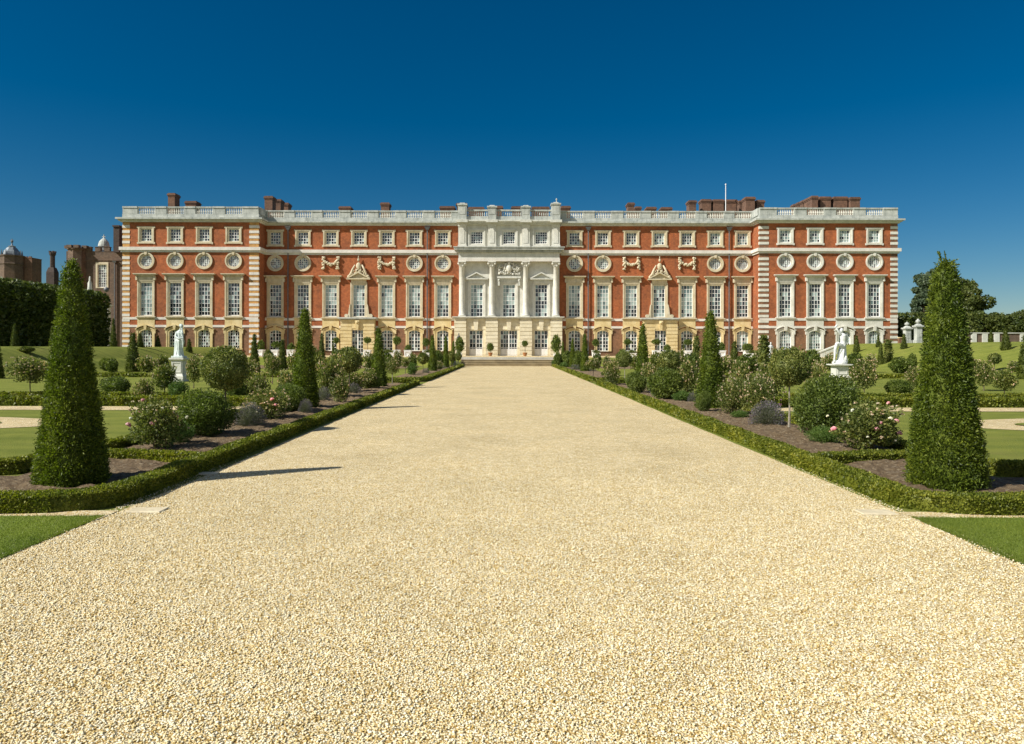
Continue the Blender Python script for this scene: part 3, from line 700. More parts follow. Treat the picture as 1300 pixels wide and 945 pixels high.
# pedimented bays in each range
for x in (LM[3], RM[3]):
    zf = ZT[1]+.304; mb = MB()
    mb.box(-1.0, 1.0, -.18, 0, zf, zf+.36); mb.box(-1.55, 1.55, -.5, 0, zf+.363, zf+.52)
    mb.prism([(-1.3, zf+.523), (1.3, zf+.523), (0, zf+1.25)], -.22, 0)
    for sx in (-1, 1):
        a, c = (sx*1.62, zf+.523), (0, zf+1.38); pl = [a, (sx*1.30, zf+.523), (0, zf+1.22), c]
        mb.prism(pl if sx < 0 else pl[::-1], -.52, 0)
    mb.build('pediment', 'cream', pal, (x, 0, 0))
    mb = MB(); r = random.Random(9)
    mb.blob((0, -.25, zf+2.15), (.34, .22, .46), 12, 10); mb.blob((0, -.3, zf+2.95), (.16, .14, .24)); mb.tube([(0, -.3, zf+3.1), (0, -.3, zf+3.5)], [.1, .03], 7)
    for k in range(58):
        t = r.uniform(-1, 1); z = zf+.85+(1-abs(t))*r.uniform(.45, 1.6)+.0
        mb.blob((t*1.35, -.18-r.uniform(0, .2), z-.15*abs(t)), (r.uniform(.07, .16), .1, r.uniform(.08, .2)), 7, 5)
    for sx in (-1, 1): mb.tube([(sx*1.4, -.25, zf+.72), (sx*1.0, -.3, zf+1.1), (sx*.75, -.3, zf+1.75), (sx*.45, -.3, zf+2.3)], [.1, .16, .14, .08], 8)
    mb.build('carved_trophy', 'cream', pal, (x, 0, 0), smooth=True)
    # scroll brackets beside the window
    for sx in (-1, 1):
        mb = MB(); z0 = ZT[0]-.1
        mb.prism([(p[0] if sx > 0 else -p[0], p[1]) for p in ([(0, z0), (.5, z0), (.46, z0+.3), (.25, z0+.45), (.18, z0+1.0), (.10, z0+1.6), (0, z0+1.8)][::1 if sx > 0 else -1])], -.22, 0)
        mb.lathe([(.24, 0), (.24, .3)], 14, (0, 0, 0)); n0 = len(mb.v)-28
        mb.v[n0:] = [(v[0]+sx*.5, -.28+v[2], z0+.22+v[1]) for v in mb.v[n0:]]
        mb.build('scroll', 'cream', pal, (x+sx*1.12, 0, 0))
    # rusticated porch below
    yb = -.9; mb = MB(); zt = ZT[0]-.42
    for sx in (-1, 1):
        a, c = (.78, 2.2) if sx > 0 else (-2.2, -.78)
        mb.box(a, c, yb, 0, -.5, zt)
        z = -.4; 
        while z < zt-.4: mb.box(a-.03, c+.03, yb-.06, 0, z, z+.40); z += .47
    mb.box(-.779, .779, yb, 0, zm(419.5), zt); mb.box(-.74, .74, yb-.05, yb, zm(417.6), zt-.05)
    mb.build('porch_pier', 'yellow', pal, (x, 0, 0))
    mb = MB(); mb.box(-2.35, 2.35, yb-.2, 0, zt+.001, zt+.12); mb.box(-2.55, 2.55, yb-.42, 0, zt+.121, zt+.3); mb.build('porch_cornice', 'parapet', pal, (x, 0, 0))
    mb = MB(); mb.prism([(-.16, zm(419.6)), (.16, zm(419.6)), (.28, zt-.06), (-.28, zt-.06)], yb-.3, yb-.052); mb.blob((0, yb-.32, zt-.35), (.2, .16, .2)); mb.build('keystone', 'yellow', pal, (x, 0, 0))
    mb = MB(); bars(mb, .78, -.05, zm(419.5), 4, 7, -.62, .045, thick=.14); dr = mb.build('glazed_door', 'white', pal, (x, 0, 0))
    panes(.78, -.05, zm(419.5), 4, 7, -.58, 0).build('pane', ['g_dark', 'g_mid', 'g_pale'], dr)

# --- central stone frontispiece
YC = -.7; cxm = (CX[0]+CX[1])/2
mb = MB(); hs = []
for x in CW: hs += [(x-.77, x+.77, *ZA), (x-.8, x+.8, *ZT)]
wall(mb, CX[0], CX[1], zm(404), zcor+.3, YC, hs)
for sx, x in ((-1, CX[0]), (1, CX[1])):
    q = [(x, YC, zm(404)), (x, 0, zm(404)), (x, 0, zcor+.3), (x, YC, zcor+.3)]; mb.quad(*(q if sx > 0 else q[::-1]))
mb.build('centre_wall', 'pale', pal)
COLX = [XM(x) for x in (587.2, 624.6, 667, 704.8)]
for i, x in enumerate(CW):
    a, s_ = MB(), MB(); z0, z1 = ZA
    a.frame(rect(.77, z0, z1), rect(.95, z0-.14, z1+.16), YC-.08, YC+.3, YC); a.frame(rect(.95, z0-.14, z1+.16), rect(1.12, z0-.3, z1+.3), YC-.16, YC-.08, YC); a.box(-1.2, 1.2, YC-.2, YC, z0-.45, z0-.31)
    w = a.build('attic_window', 'pale', pal, (x, 0, 0)); bars(s_, .77, z0, z1, 5, 5, YC+.17, .052); s_.build('sash', 'white', w); panes(.77, z0, z1, 5, 5, YC+.2, 0).build('pane', ['g_dark', 'g_mid', 'g_pale'], w)
    a, s_ = MB(), MB(); z0, z1 = ZT
    a.frame(rect(.8, z0, z1), rect(.96, z0-.1, z1+.16), YC-.08, YC+.3, YC); a.frame(rect(.96, z0-.1, z1+.16), rect(1.16, z0-.1, z1+.32), YC-.15, YC-.08, YC)
    w = a.build('tall_window', 'pale', pal, (x, 0, 0)); bars(s_, .8, z0, z1, 4, 8, YC+.17, .052); s_.build('sash', 'white', w); panes(.8, z0, z1, 4, 8, YC+.2, (1, 1, 3)[i]).build('pane', ['g_dark', 'g_mid', 'g_pale'], w)
    mb = MB(); zf = z1+.324
    if i != 1:
        mb.box(-1.1, 1.1, YC-.18, YC, zf, zf+.3); mb.box(-1.5, 1.5, YC-.48, YC, zf+.303, zf+.46); mb.prism([(-1.25, zf+.463), (1.25, zf+.463), (0, zf+1.12)], YC-.2, YC)
        for sx in (-1, 1):
            pl = [(sx*1.58, zf+.463), (sx*1.25, zf+.463), (0, zf+1.12), (0, zf+1.29)]; mb.prism(pl if sx < 0 else pl[::-1], YC-.5, YC)
        mb.build('pediment', 'greyst', pal, (x, 0, 0))
    else:
        mb.box(-1.15, 1.15, YC-.2, YC, zf, zf+.45); mb.box(-1.55, 1.55, YC-.5, YC, zf+.453, zf+.72)
        for sx in (-1, 1): mb.box(sx*1.33-.14, sx*1.33+.14, YC-.42, YC, zf-.5, zf+.44); mb.blob((sx*1.33, YC-.34, zf+.2), .17)
        mb.build('window_hood', 'greyst', pal, (x, 0, 0))
        mb = MB(); r = random.Random(4)
        for k in range(150):
            t = r.uniform(-1, 1); mb.blob((t*1.4, YC-.22-r.uniform(0, .2), zf+.9+r.uniform(0, 1)*(1.75-abs(t)*.7)), (r.uniform(.06, .15), .1, r.uniform(.07, .17)), 7, 5)
        mb.blob((0, YC-.45, zf+1.75), (.36, .22, .55), 12, 8); mb.blob((0, YC-.5, zf+2.4), (.2, .2, .22)); mb.tube([(-.9, YC-.2, zf+1.0), (-.4, YC-.35, zf+1.5), (.3, YC-.35, zf+1.9), (1.0, YC-.2, zf+2.3)], .1, 7)
        mb.build('carved_trophy', 'pale', pal, (x, 0, 0), smooth=True)
# giant columns, entablature, attic pilasters
zc0, zc1 = zm(404), zm(333.6)
for x in COLX:
    mb = MB(); yq = YC-.42
    mb.box(-.50, .50, yq-.50, yq+.50, zc0, zc0+.22); 
    h = zc1-zc0
    mb.lathe([(.48, .222), (.50, .30), (.48, .38), (.40, .42), (.43, .50), (.40, .56), (.36, .62), (.365, h*.33), (.35, h*.6), (.30, h-.75), (.34, h-.72), (.30, h-.66), (.32, h-.5), (.40, h-.25), (.42, h-.15)], 20, (0, yq, zc0))
    c = mb.build('column', 'pale', pal, (x, 0, 0), smooth=False)
    for p in c.data.polygons: p.use_smooth = len(p.vertices) == 4 and abs(p.normal.z) < .7 and p.index > 6
    mb = MB(); mb.box(-.52, .52, yq-.52, yq+.52, zc1-.14, zc1-.004)
    for sx in (-1, 1):
        for sy in (-1, 1): mb.blob((sx*.42, yq+sy*.36, zc1-.30), (.17, .12, .17))
    for k in range(8): mb.blob((.33*math.cos(k*.785+.4), yq+.33*math.sin(k*.785+.4), zc1-.55), (.09, .09, .14), 6, 5)
    mb.build('capital', 'pale', c)
mb = MB(); X0, X1 = COLX[0]-.5, COLX[3]+.5
mb.box(X0, X1, YC-.86, 0, zm(333.6), zm(330)); mb.build('architrave', 'band', pal)
mb = MB(); mb.box(X0+.05, X1-.05, YC-.78, 0, zm(330)+.002, zm(322.8)); mb.build('frieze', 'greyst', pal)
mb = MB(); mb.box(X0-.12, X1+.12, YC-.95, 0, zm(322.8)+.002, zm(321))
nd = 46
for k in range(nd): xx_ = X0-.1+(X1-X0+.2)*(k+.25)/nd; mb.box(xx_, xx_+.16, YC-1.1, YC-.95, zm(322.4), zm(320.2))
mb.box(X0-.2, X1+.2, YC-1.05, 0, zm(321)+.002, zm(319.6)); mb.box(X0-.5, X1+.5, YC-1.3, 0, zm(319.6)+.002, zm(317)); mb.box(X0-.6, X1+.6, YC-1.4, 0, zm(317)+.002, zm(315.8))
mb.build('entablature_cornice', 'parapet', pal)
for x in COLX:
    mb = MB(); z0, z1 = zm(315.8)+.004, zcor+.0
    mb.box(-.58, .58, YC-.35, YC, z0, z0+.35); mb.box(-.52, .52, YC-.28, YC, z0+.352, z1-.25); mb.box(-.58, .58, YC-.35, YC, z1-.248, z1-.004)
    mb.box(-.3, .3, YC-.33, YC-.281, z0+.6, z1-.5)
    mb.build('attic_pilaster', 'pale', pal, (x, 0, 0))
mb = MB(); mb.box(X0-.05, X1+.05, YC-.4, .4, zcor+.001, zcor+.2); mb.box(X0-.2, X1+.2, YC-.62, .4, zcor+.202, zcor+.36); mb.box(X0-.3, X1+.3, YC-.8, .4, zcor+.362, zcor+.56)
for x in COLX: mb.box(x-.75, x+.75, YC-1.0, YC-.801, zcor+.21, zcor+.558)
mb.build('cornice', 'greyst', pal)
mb = MB(); mb.box(X0, X1, YC-.2, .4, zcor+.562, zcor+1.12); mb.build('parapet_plinth', 'parapet', pal)
for i, x in enumerate(COLX):
    mb = MB(); hh = (2.5, 2.2, 2.2, 2.6)[i]
    mb.box(-.56, .56, YC-.5, .3, zcor+.563, zcor+hh); mb.box(-.66, .66, YC-.6, .4, zcor+hh+.001, zcor+hh+.2); mb.box(-.40, .40, YC-.535, YC-.501, zcor+1.3, zcor+hh-.2)
    mb.frus(0, YC-.1, .4, .35, zcor+hh+.2, .3, .25, zcor+hh+.35)
    if i == 3: mb.tube([(.1, YC, zcor+hh+.3), (.1, YC, zcor+hh+.95)], [.09, .03], 6); mb.blob((.1, YC, zcor+hh+.75), .12)
    mb.build('parapet_pedestal', 'parapet', pal, (x, 0, 0))
for i in range(3):
    a, c = COLX[i]+.57, COLX[i+1]-.57; mb = MB(); nb = int((c-a)/.26)
    for k in range(nb): mb.lathe([(.075, 0), (.04, .10), (.085, .27), (.045, .5), (.075, .7)], 6, (a+(k+.5)*(c-a)/nb, YC+.05, zcor+1.121))
    mb.box(a, c, YC-.1, YC+.2, zcor+1.822, zcor+2.02); mb.build('balustrade', 'parapet', pal)
# rusticated ground storey of the centre
YG = YC-1.25; zt = zm(405.5)
PX4 = [(XM(578.3), XM(592.5)), (XM(617.3), XM(632)), (XM(659.8), XM(674.5)), (XM(698), XM(712))]
for (a, c) in PX4:
    mb = MB(); mb.box(a, c, YG, 0, -.3, zt); z = -.2
    while z < zt-.42: mb.box(a-.03, c+.03, YG-.07, 0, z, z+.42); z += .49
    mb.build('ground_pier', 'honey', pal)
mb = MB(); mb.box(PX4[0][0]-.12, PX4[3][1]+.12, YG-.16, 0, zt+.001, zm(404)-.003); mb.box(PX4[0][0]-.3, PX4[3][1]+.3, YG-.34, 0, zm(404), zm(403)); mb.build('plinth_cornice', 'greyst', pal)
for i in range(3):
    a, c = PX4[i][1], PX4[i+1][0]; cx_ = (a+c)/2; hw = (c-a)/2
    mb = MB(); zd = zm(420); dw = .86 if i != 1 else 1.1
    mb.box(-hw+.035, hw-.035, YG+.32, 0, zd, zt-.002); mb.box(-hw+.035, -dw, YG+.32, 0, -.3, zd-.002); mb.box(dw, hw-.035, YG+.32, 0, -.3, zd-.002)
    for k in range(3): mb.box(-hw+.04, hw-.04, YG+.27, YG+.319, zd+.1+k*.49, zd+.52+k*.49)
    mb.prism([(-.22, zd), (.22, zd), (.34, zt-.05), (-.34, zt-.05)], YG-.02, YG+.268)
    mb.build('door_bay', 'honey', pal, (cx_, 0, 0))
    mb = MB(); bars(mb, dw-.002, -.02, zd-.01, 4 if i != 1 else 6, 6, YG+.6, .05, thick=.16)
    mb.box(-dw+.08, dw-.08, YG+.57, YG+.66, .0, .95); dr = mb.build('glazed_door', 'white', pal, (cx_, 0, 0)); panes(dw, -.02, zd, 4 if i != 1 else 6, 6, YG+.65, 0).build('pane', ['g_dark', 'g_mid', 'g_pale'], dr)

# --- chimneys, flagpole
def chimney(px0, px1, py, dep, m='brick_ch', y1=1.6, pots=0):
    d = D0+dep; s_ = d/F; x0, x1 = (px0-VX)*s_, (px1-VX)*s_; zt_ = EYE+(HY-py)*s_-.9
    mb = MB(); w = (x1-x0)/2; cx_ = (x0+x1)/2; z0 = zcor+.4
    mb.box(-w+.06, w-.06, 0, y1, z0, zt_-.5); mb.box(-w, w, -.06, y1+.06, zt_-.499, zt_-.33); mb.box(-w-.07, w+.07, -.12, y1+.12, zt_-.329, zt_-.14)
    mb.box(-w+.03, w-.03, -.03, y1+.03, zt_-.139, zt_)
    n = max(2, int(w*2/.9)); c = mb.build('chimney', m, pal, (cx_, dep, 0))
    if pots:
        for k in range(pots):
            mb = MB(); mb.lathe([(.16, 0), (.13, .1), (.12, .35), (.15, .42)], 8, ((k+.5)/pots*2*w-w, y1/2, zt_+.003)); mb.build('chimney_pot', 'terracotta', c)
for a in ((212.4, 222, 246, 9), (234.5, 249, 256, 12), (335, 346, 249.5, 9), (347, 356.5, 253.5, 12), (357.5, 366, 258, 15), (430, 445, 262.5, 14), (482.8, 494, 257.5, 10),
          (558, 577, 262, 12), (579, 592.5, 258, 12), (594, 614, 263, 8), (628, 638, 261.5, 8), (649, 662, 262, 8), (675, 697, 262.5, 8), (712, 724, 261.5, 8),
          (796.5, 805.3, 257, 9), (806, 814, 262, 12), (820.5, 833, 262.5, 12), (839, 853, 262.8, 12), (874, 884, 254, 9), (890, 903, 252.6, 10), (905, 919, 252.8, 10), (921, 936, 253, 10),
          (938, 945, 254, 12), (946, 958.5, 249.5, 8), (960, 970.5, 253.5, 8.5)): chimney(*a)
for a in ((1030, 1038.5, 248, 9, 'brick_ch', 1.6), (1040.5, 1055, 249, 9.5, 'brick_ch', 1.5), (1058, 1076, 249, 9.5, 'brick_ch', 1.5), (1079, 1092, 249.5, 9, 'brick_ch', 1.6),
          (1024, 1030, 251, 12.5, 'brick_ch', 1.2), (1018.5, 1024, 253.5, 16, 'brick_ch', 1.2), (1013, 1018, 256, 19, 'brick_ch', 1.2), (1007, 1012.5, 258.5, 23, 'brick_ch', 1.2)): chimney(*a)
mb = MB(); s_ = (D0+9)/F; zt_ = EYE+(HY-234)*s_-.9; mb.tube([(0,0,zcor), (0,0,zt_)], [.09, .05], 8); mb.blob((0,0,zt_), .12); mb.build('flagpole', 'white', pal, ((921-VX)*s_, 9, 0))
# attic storey set back behind the central parapet
mb = MB(); mb.box(X0+1, X1-1, 6, 9, zcor+.5, zcor+2.2); mb.build('lead_roof_ridge', 'lead', pal)

# ------------------------------------------------------------------ left: Tudor range, tower, chimney, gate piers
DT = 103.0; ST = DT/F
XT = lambda px: (px-VX)*ST
ZTd = lambda py, s_=ST: EYE+(HY-py)*s_-1.9
td = empty('tudor_range', (XT(125), DT, 1.9), 'old brown brick range with battlements and octagonal corner turret, left of the palace', 'building')
lx = lambda px: XT(px)-XT(125)
mb = MB(); wall(mb, lx(84), lx(158), -1.5, ZTd(320), 0, [(lx(124), lx(135.5), ZTd(366), ZTd(337))]); mb.quad((lx(84), 8, -1.5), (lx(84), 0, -1.5), (lx(84), 0, ZTd(320)), (lx(84), 8, ZTd(320))); mb.box(lx(84)+.2, lx(158), .4, 8, -1.5, ZTd(321))
mb.build('wall', 'brick_old', td)
mb = MB(); x = lx(109)
while x < lx(156): mb.box(x, x+.75, -.05, .35, ZTd(320)+.002, ZTd(315.2)); mb.box(x-.05, x+.8, -.1, .4, ZTd(315.2)+.002, ZTd(314.5)); x += 1.3
mb.box(lx(109), lx(157), -.1, -.003, ZTd(332), ZTd(331)); mb.box(lx(109), lx(157), -.05, .3, ZTd(320.5), ZTd(320)); mb.build('battlement', 'brick_old', td)
mb = MB(); mb.lathe([(1.35, -1.5), (1.35, ZTd(319)), (1.5, ZTd(318.5)), (1.5, ZTd(317))], 8, (lx(98), .3, 0))
for k in range(8):
    a = (k+.5)*math.pi/4; mb.box(lx(98)+1.3*math.cos(a)-.35, lx(98)+1.3*math.cos(a)+.35, .3+1.3*math.sin(a)-.3, .3+1.3*math.sin(a)+.3, ZTd(317)+.002, ZTd(313.4))
mb.build('turret', 'brick_old', td)
mb = MB(); mb.frame(rect((lx(135.5)-lx(124))/2, ZTd(366), ZTd(337)), rect((lx(138)-lx(122))/2, ZTd(367), ZTd(334)), -.08, .25, 0); w = mb.build('window', 'cream', td, (lx(129.7), 0, 0))
hw = (lx(135.5)-lx(124))/2; mb = MB(); bars(mb, hw, ZTd(366), ZTd(337), 5, 9, .12, .05); mb.build('sash', 'white', w); panes(hw, ZTd(366), ZTd(337), 5, 9, .16, 3).build('pane', ['g_dark', 'g_mid', 'g_pale'], w)
mb = MB(); mb.tube([(0,0,-1), (0,0,ZTd(335))], .1, 7); mb.frus(0, 0, .15, .12, ZTd(335), .3, .2, ZTd(332.5)); mb.build('drainpipe', 'lead', td, (lx(146.6), -.2, 0))
mb = MB(); mb.lathe([(.85, 0), (.85, .5), (.95, .55), (.9, .8), (.75, 1.25), (.4, 1.6), (.15, 1.75), (.1, 1.9)], 12, (lx(131.4)-1.35, 2.5, ZTd(316)), .8, .8); mb.tube([(lx(131.4)-1.35, 2.5, ZTd(300)), (lx(131.4)-1.35, 2.5, ZTd(295.5))], .06, 6)
mb.box(lx(131.4)-1.6, lx(131.4)-1.1, 2.45, 2.55, ZTd(298.6), ZTd(297.9)); mb.build('cupola', 'parapet', td, smooth=False)
ck = MB(); ck.box(lx(146.6), lx(154), -.6, .6, ZTd(322), ZTd(290)); ck.box(lx(145.9), lx(154.7), -.75, .75, ZTd(290)+.002, ZTd(288)); ck.build('chimney', 'brick_dark', td)
lowb = empty('low_brick_range', (XT(78), DT+2, 1.9), 'low dull brick gable wall between the hedge top and the old battlemented range', 'building')
mb = MB(); mb.box(XT(71)-XT(78), XT(86)-XT(78), 0, 5, -1.5, ZTd(351.5)); mb.build('wall', 'brick_old', lowb); mb = MB(); mb.box(XT(70.5)-XT(78), XT(86)-XT(78), -.1, 5.1, ZTd(351.5)+.002, ZTd(350.5)); mb.build('coping', 'parapet', lowb)
d = 116; s_ = d/F; ch = empty('brick_chimney', ((66.5-VX)*s_, d, 1.9), 'tall slender dark brick chimney stack rising alone behind the dark hedge', 'chimney')
zz = lambda py: EYE+(HY-py)*s_-1.9
mb = MB(); mb.box(-.62, .62, -.62, .62, -1, zz(347)); mb.frus(0, 0, .62, .62, zz(347), .40, .40, zz(341)); mb.build('base', 'brick_dark', ch)
mb = MB(); mb.lathe([(.40, zz(341)), (.36, zz(338)), (.36, zz(326)), (.42, zz(325.5)), (.5, zz(324)), (.5, zz(322))], 8); [mb.box(.38*math.cos(k*1.57+.78)-.12, .38*math.cos(k*1.57+.78)+.12, .38*math.sin(k*1.57+.78)-.12, .38*math.sin(k*1.57+.78)+.12, zz(322), zz(320)) for k in range(4)]
mb.build('shaft', 'brick_dark', ch)
d = 130; s_ = d/F; tw = empty('brick_tower', ((15-VX)*s_, d, 1.9), 'octagonal brown brick tower with a lead cupola and spike, at the far left', 'tower')
zz = lambda py: EYE+(HY-py)*s_-1.9
mb = MB(); mb.lathe([(2.0, -1), (2.0, zz(338)), (2.12, zz(337.6)), (2.12, zz(336.6)), (2.0, zz(336.2)), (2.0, zz(328)), (2.15, zz(327.5)), (2.15, zz(326))], 8)
mb.build('shaft', 'brick_old', tw); mb = MB(); mb.box(1.2, 3.35, .3, 3, -1, zz(329)); mb.box(1.15, 3.4, .25, 3.05, zz(329)+.002, zz(328)); 
for k in range(3): mb.box(1.25+k*.75, 1.7+k*.75, .25, .6, zz(328)+.002, zz(326.5))
mb.build('stair_wall', 'brick_ch', tw)
mb = MB(); mb.lathe([(1.45, zz(326)), (1.4, zz(323.5)), (1.3, zz(321)), (1.0, zz(318.5)), (.75, zz(316)), (.55, zz(315)), (.6, zz(314)), (.2, zz(313)), (.1, zz(311))], 8)
for k in range(8): a = k*.785; mb.tube([(1.55*math.cos(a), 1.55*math.sin(a), zz(326)), (1.55*math.cos(a), 1.55*math.sin(a), zz(319))], [.17, .04], 5)
cu = mb.build('cupola', 'leadroof', tw); mb = MB(); mb.tube([(0,0,zz(313)), (0,0,zz(304))], [.12, .04], 6); mb.blob((0,0,zz(308)), .22); mb.box(-.3, .3, -.04, .04, zz(306.5), zz(305.8)); mb.build('finial', 'lead', cu)

def gate_pier(px, d, top, base, w, lab, m, ball=True, grp='stone gate piers'):
    s_ = d/F; x = at(px, d); z0 = g(x, d); zt_ = EYE+(HY-top)*s_-z0
    e = empty('gate_pier', (x, d, z0), lab, 'gate pier', grp); hw = w*s_/2; hp = zt_*.62
    mb = MB(); mb.box(-hw*1.15, hw*1.15, -hw*1.15, hw*1.15, -.4, .35); mb.box(-hw*.9, hw*.9, -hw*.9, hw*.9, .352, hp); mb.box(-hw*.6, hw*.6, -hw*.94, -hw*.9, .6, hp-.3); mb.build('shaft', m, e)
    mb = MB(); mb.box(-hw*1.1, hw*1.1, -hw*1.1, hw*1.1, hp+.002, hp+.12); mb.box(-hw*1.35, hw*1.35, -hw*1.35, hw*1.35, hp+.122, hp+.28); mb.frus(0, 0, hw, hw, hp+.28, hw*.4, hw*.4, hp+.5); mb.build('cap', m, e)
    h = zt_-hp-.5; mb = MB()
    if ball: mb.lathe([(.12, 0), (.1, .15*h), (.3, .3*h), (hw*.72, .55*h), (hw*.7, .7*h), (hw*.3, .82*h), (hw*.36, .88*h), (.06, 1.0*h)], 12, (0, 0, hp+.5)); mb.build('urn', m, e, smooth=True)
    else: mb.tube([(0,0,hp+.5), (0,0,hp+.5+h*.35)], .1, 8); mb.blob((0,0,hp+.5+h*.66), hw*.8, 10, 8); mb.build('ball', 'lead', e, smooth=True)
gate_pier(1151.5, 88, 408, 436, 7.5, 'stone gate pier with urn just right of the palace, left of the pair', 'parapet')
gate_pier(1165.5, 84, 404, 436, 7.5, 'taller stone gate pier with urn beside the big right yew cone, right of the pair', 'parapet')
gate_pier(114, 89, 352, 441, 7, 'stone pier with pale urn showing over the dark hedge, left of the old window', 'greyst')
gate_pier(135, 89, 360, 441, 8, 'stone pier carrying a dark ball finial below the old mullioned window', 'pale', False)

# right garden wall
d = 76; wl = empty('garden_wall', (at(1262, d), d, 0), 'long dull brick garden wall with pale stone pilasters and coping on the right bank', 'wall')
x0, x1 = at(1190, d)-at(1262, d), 28; gz = lambda x: g(x+at(1262, d), d)
mb = MB(); mb.box(x0, x1, 0, .4, 1.6, EYE+19.5*d/F); mb.build('wall', 'brick_old', wl); mb = MB(); mb.box(x0, x1, -.1, .5, EYE+19.5*d/F+.002, EYE+20.6*d/F); mb.build('coping', 'greyst', wl)
for px in (1236, 1250, 1265, 1298, 1330): mb = MB(); x = at(px, d)-at(1262, d); mb.box(x-.28, x+.28, -.08, 0, 1.6, EYE+19.5*d/F); mb.build('pilaster', 'greyst', wl)
d = 92; lw = empty('low_wall', (at(1132, d), d, 0), 'low brown brick wall running from the palace corner to the urn pier', 'wall')
mb = MB(); mb.box(at(1139.6, d)-at(1132, d)+.2, at(1149, d)-at(1132, d), 0, .4, 1.0, EYE+13.5*d/F); mb.build('wall', 'brick_low', lw); mb = MB(); mb.box(at(1139.6, d)-at(1132, d)+.2, at(1149, d)-at(1132, d), -.08, .48, EYE+13.5*d/F+.002, EYE+14.5*d/F); mb.build('coping', 'yellow', lw)

# ramp wall by the right wing
d = 86; rw = empty('ramp_wall', (at(1048, d), d, .9), 'pale sloping stone ramp wall behind the right statue', 'wall')
mb = MB(); mb.prism([(at(1034, d)-at(1048, d), 0), (at(1063, d)-at(1048, d), 0), (at(1063, d)-at(1048, d), 1.35), (at(1034, d)-at(1048, d), .3)], 0, .4); mb.build('wall', 'greyst', rw)
mb = MB(); mb.prism([(at(1034, d)-at(1048, d), .302), (at(1063, d)-at(1048, d), 1.352), (at(1063, d)-at(1048, d), 1.5), (at(1034, d)-at(1048, d), .45)], -.06, .46); mb.build('coping', 'greyst', rw)

# ------------------------------------------------------------------ STATUES
def remesh(o, vox=.017):
    m = o.modifiers.new('Remesh', 'REMESH'); m.mode = 'VOXEL'; m.voxel_size = vox; m.use_smooth_shade = True
    s = o.modifiers.new('Smooth', 'SMOOTH'); s.factor = .5; s.iterations = 1
def pedestal(e, w, h, m, capw):
    mb = MB(); mb.box(-w*.62, w*.62, -w*.62, w*.62, 0, h*.22); mb.frus(0, 0, w*.62, w*.62, h*.22, w*.5, w*.5, h*.32)
    mb.box(-w*.5, w*.5, -w*.5, w*.5, h*.322, h*.86); mb.frame(rect(w*.33, h*.42, h*.78), rect(w*.40, h*.38, h*.82), -w*.5-.025, -w*.5, -w*.5)
    mb.frus(0, 0, w*.52, w*.52, h*.862, capw/2, capw/2, h*.93); mb.box(-capw/2, capw/2, -capw/2, capw/2, h*.932, h); return mb.build('pedestal', m, e)
# left: draped standing woman, head bowed, one hand at her chin
d = 42; e = empty('statue', (at(227.5, d), d, 0), 'greenish white statue of a standing draped woman with bowed head, on a panelled pedestal', 'statue', 'garden statues on pedestals')
pedestal(e, .62, 1.36, 'greyst', .82); zp = 1.36
mb = MB(); mb.box(-.33, .33, -.3, .3, 0, .1)
rings = [(.06, .29, .25, -.02), (.2, .235, .21, -.01), (.45, .20, .18, .01), (.75, .205, .18, .03), (.95, .235, .2, .04), (1.1, .20, .17, .05), (1.25, .185, .16, .05), (1.42, .20, .16, .04), (1.52, .17, .13, .05), (1.6, .08, .08, .07)]
vs = []; fs = []; n = 40
for k, (z, rx, ry, cx_) in enumerate(rings):
    for i in range(n):
        a = 2*math.pi*i/n; fold = 1+(.075*math.sin(9*a+z*2.2)+.05*math.sin(15*a-z*3))*(1 if z < 1.3 else .25)
        vs.append((cx_+rx*fold*math.cos(a), ry*fold*math.sin(a), z))
for k in range(len(rings)-1):
    for i in range(n): j = (i+1)%n; fs.append((k*n+i, k*n+j, (k+1)*n+j, (k+1)*n+i))
fs.append(tuple(range(n-1, -1, -1))); fs.append(tuple((len(rings)-1)*n+i for i in range(n))); mb.add(vs, fs)
mb.tube([(.07,0,1.55), (.11,-.02,1.7)], [.065, .06], 10); mb.blob((.145,-.03,1.80), (.10,.09,.125), 12, 10); mb.blob((.09,.02,1.86), (.10,.095,.09), 12, 8); mb.blob((.235,-.045,1.785), (.025,.02,.03)); mb.blob((.215,-.04,1.735), (.03,.03,.02)); mb.blob((.02,.03,1.83), (.055,.05,.05))
mb.tube([(.16,-.13,1.46), (.31,-.17,1.18), (.25,-.16,1.40), (.20,-.08,1.64)], [.07, .06, .05, .033], 9); mb.blob((.20,-.07,1.67), (.04,.035,.055))
mb.tube([(-.11,-.06,1.46), (-.12,-.18,1.20), (.10,-.26,1.08), (.27,-.22,1.14)], [.07, .062, .05, .034], 9); mb.blob((.30,-.21,1.15), (.05,.035,.035))
mb.tube([(-.14,.02,1.5), (-.19,.02,1.1), (-.20,0,.6), (-.22,0,.1)], [.06, .08, .08, .09], 9)
mb.tube([(.28,-.2,1.08), (.31,-.17,.85), (.27,-.15,.55)], [.07, .06, .02], 8)
f = mb.build('figure', 'marble_grey', e, (0, 0, zp)); remesh(f); f['label'] = 'standing draped woman with bowed head and hand at her chin'
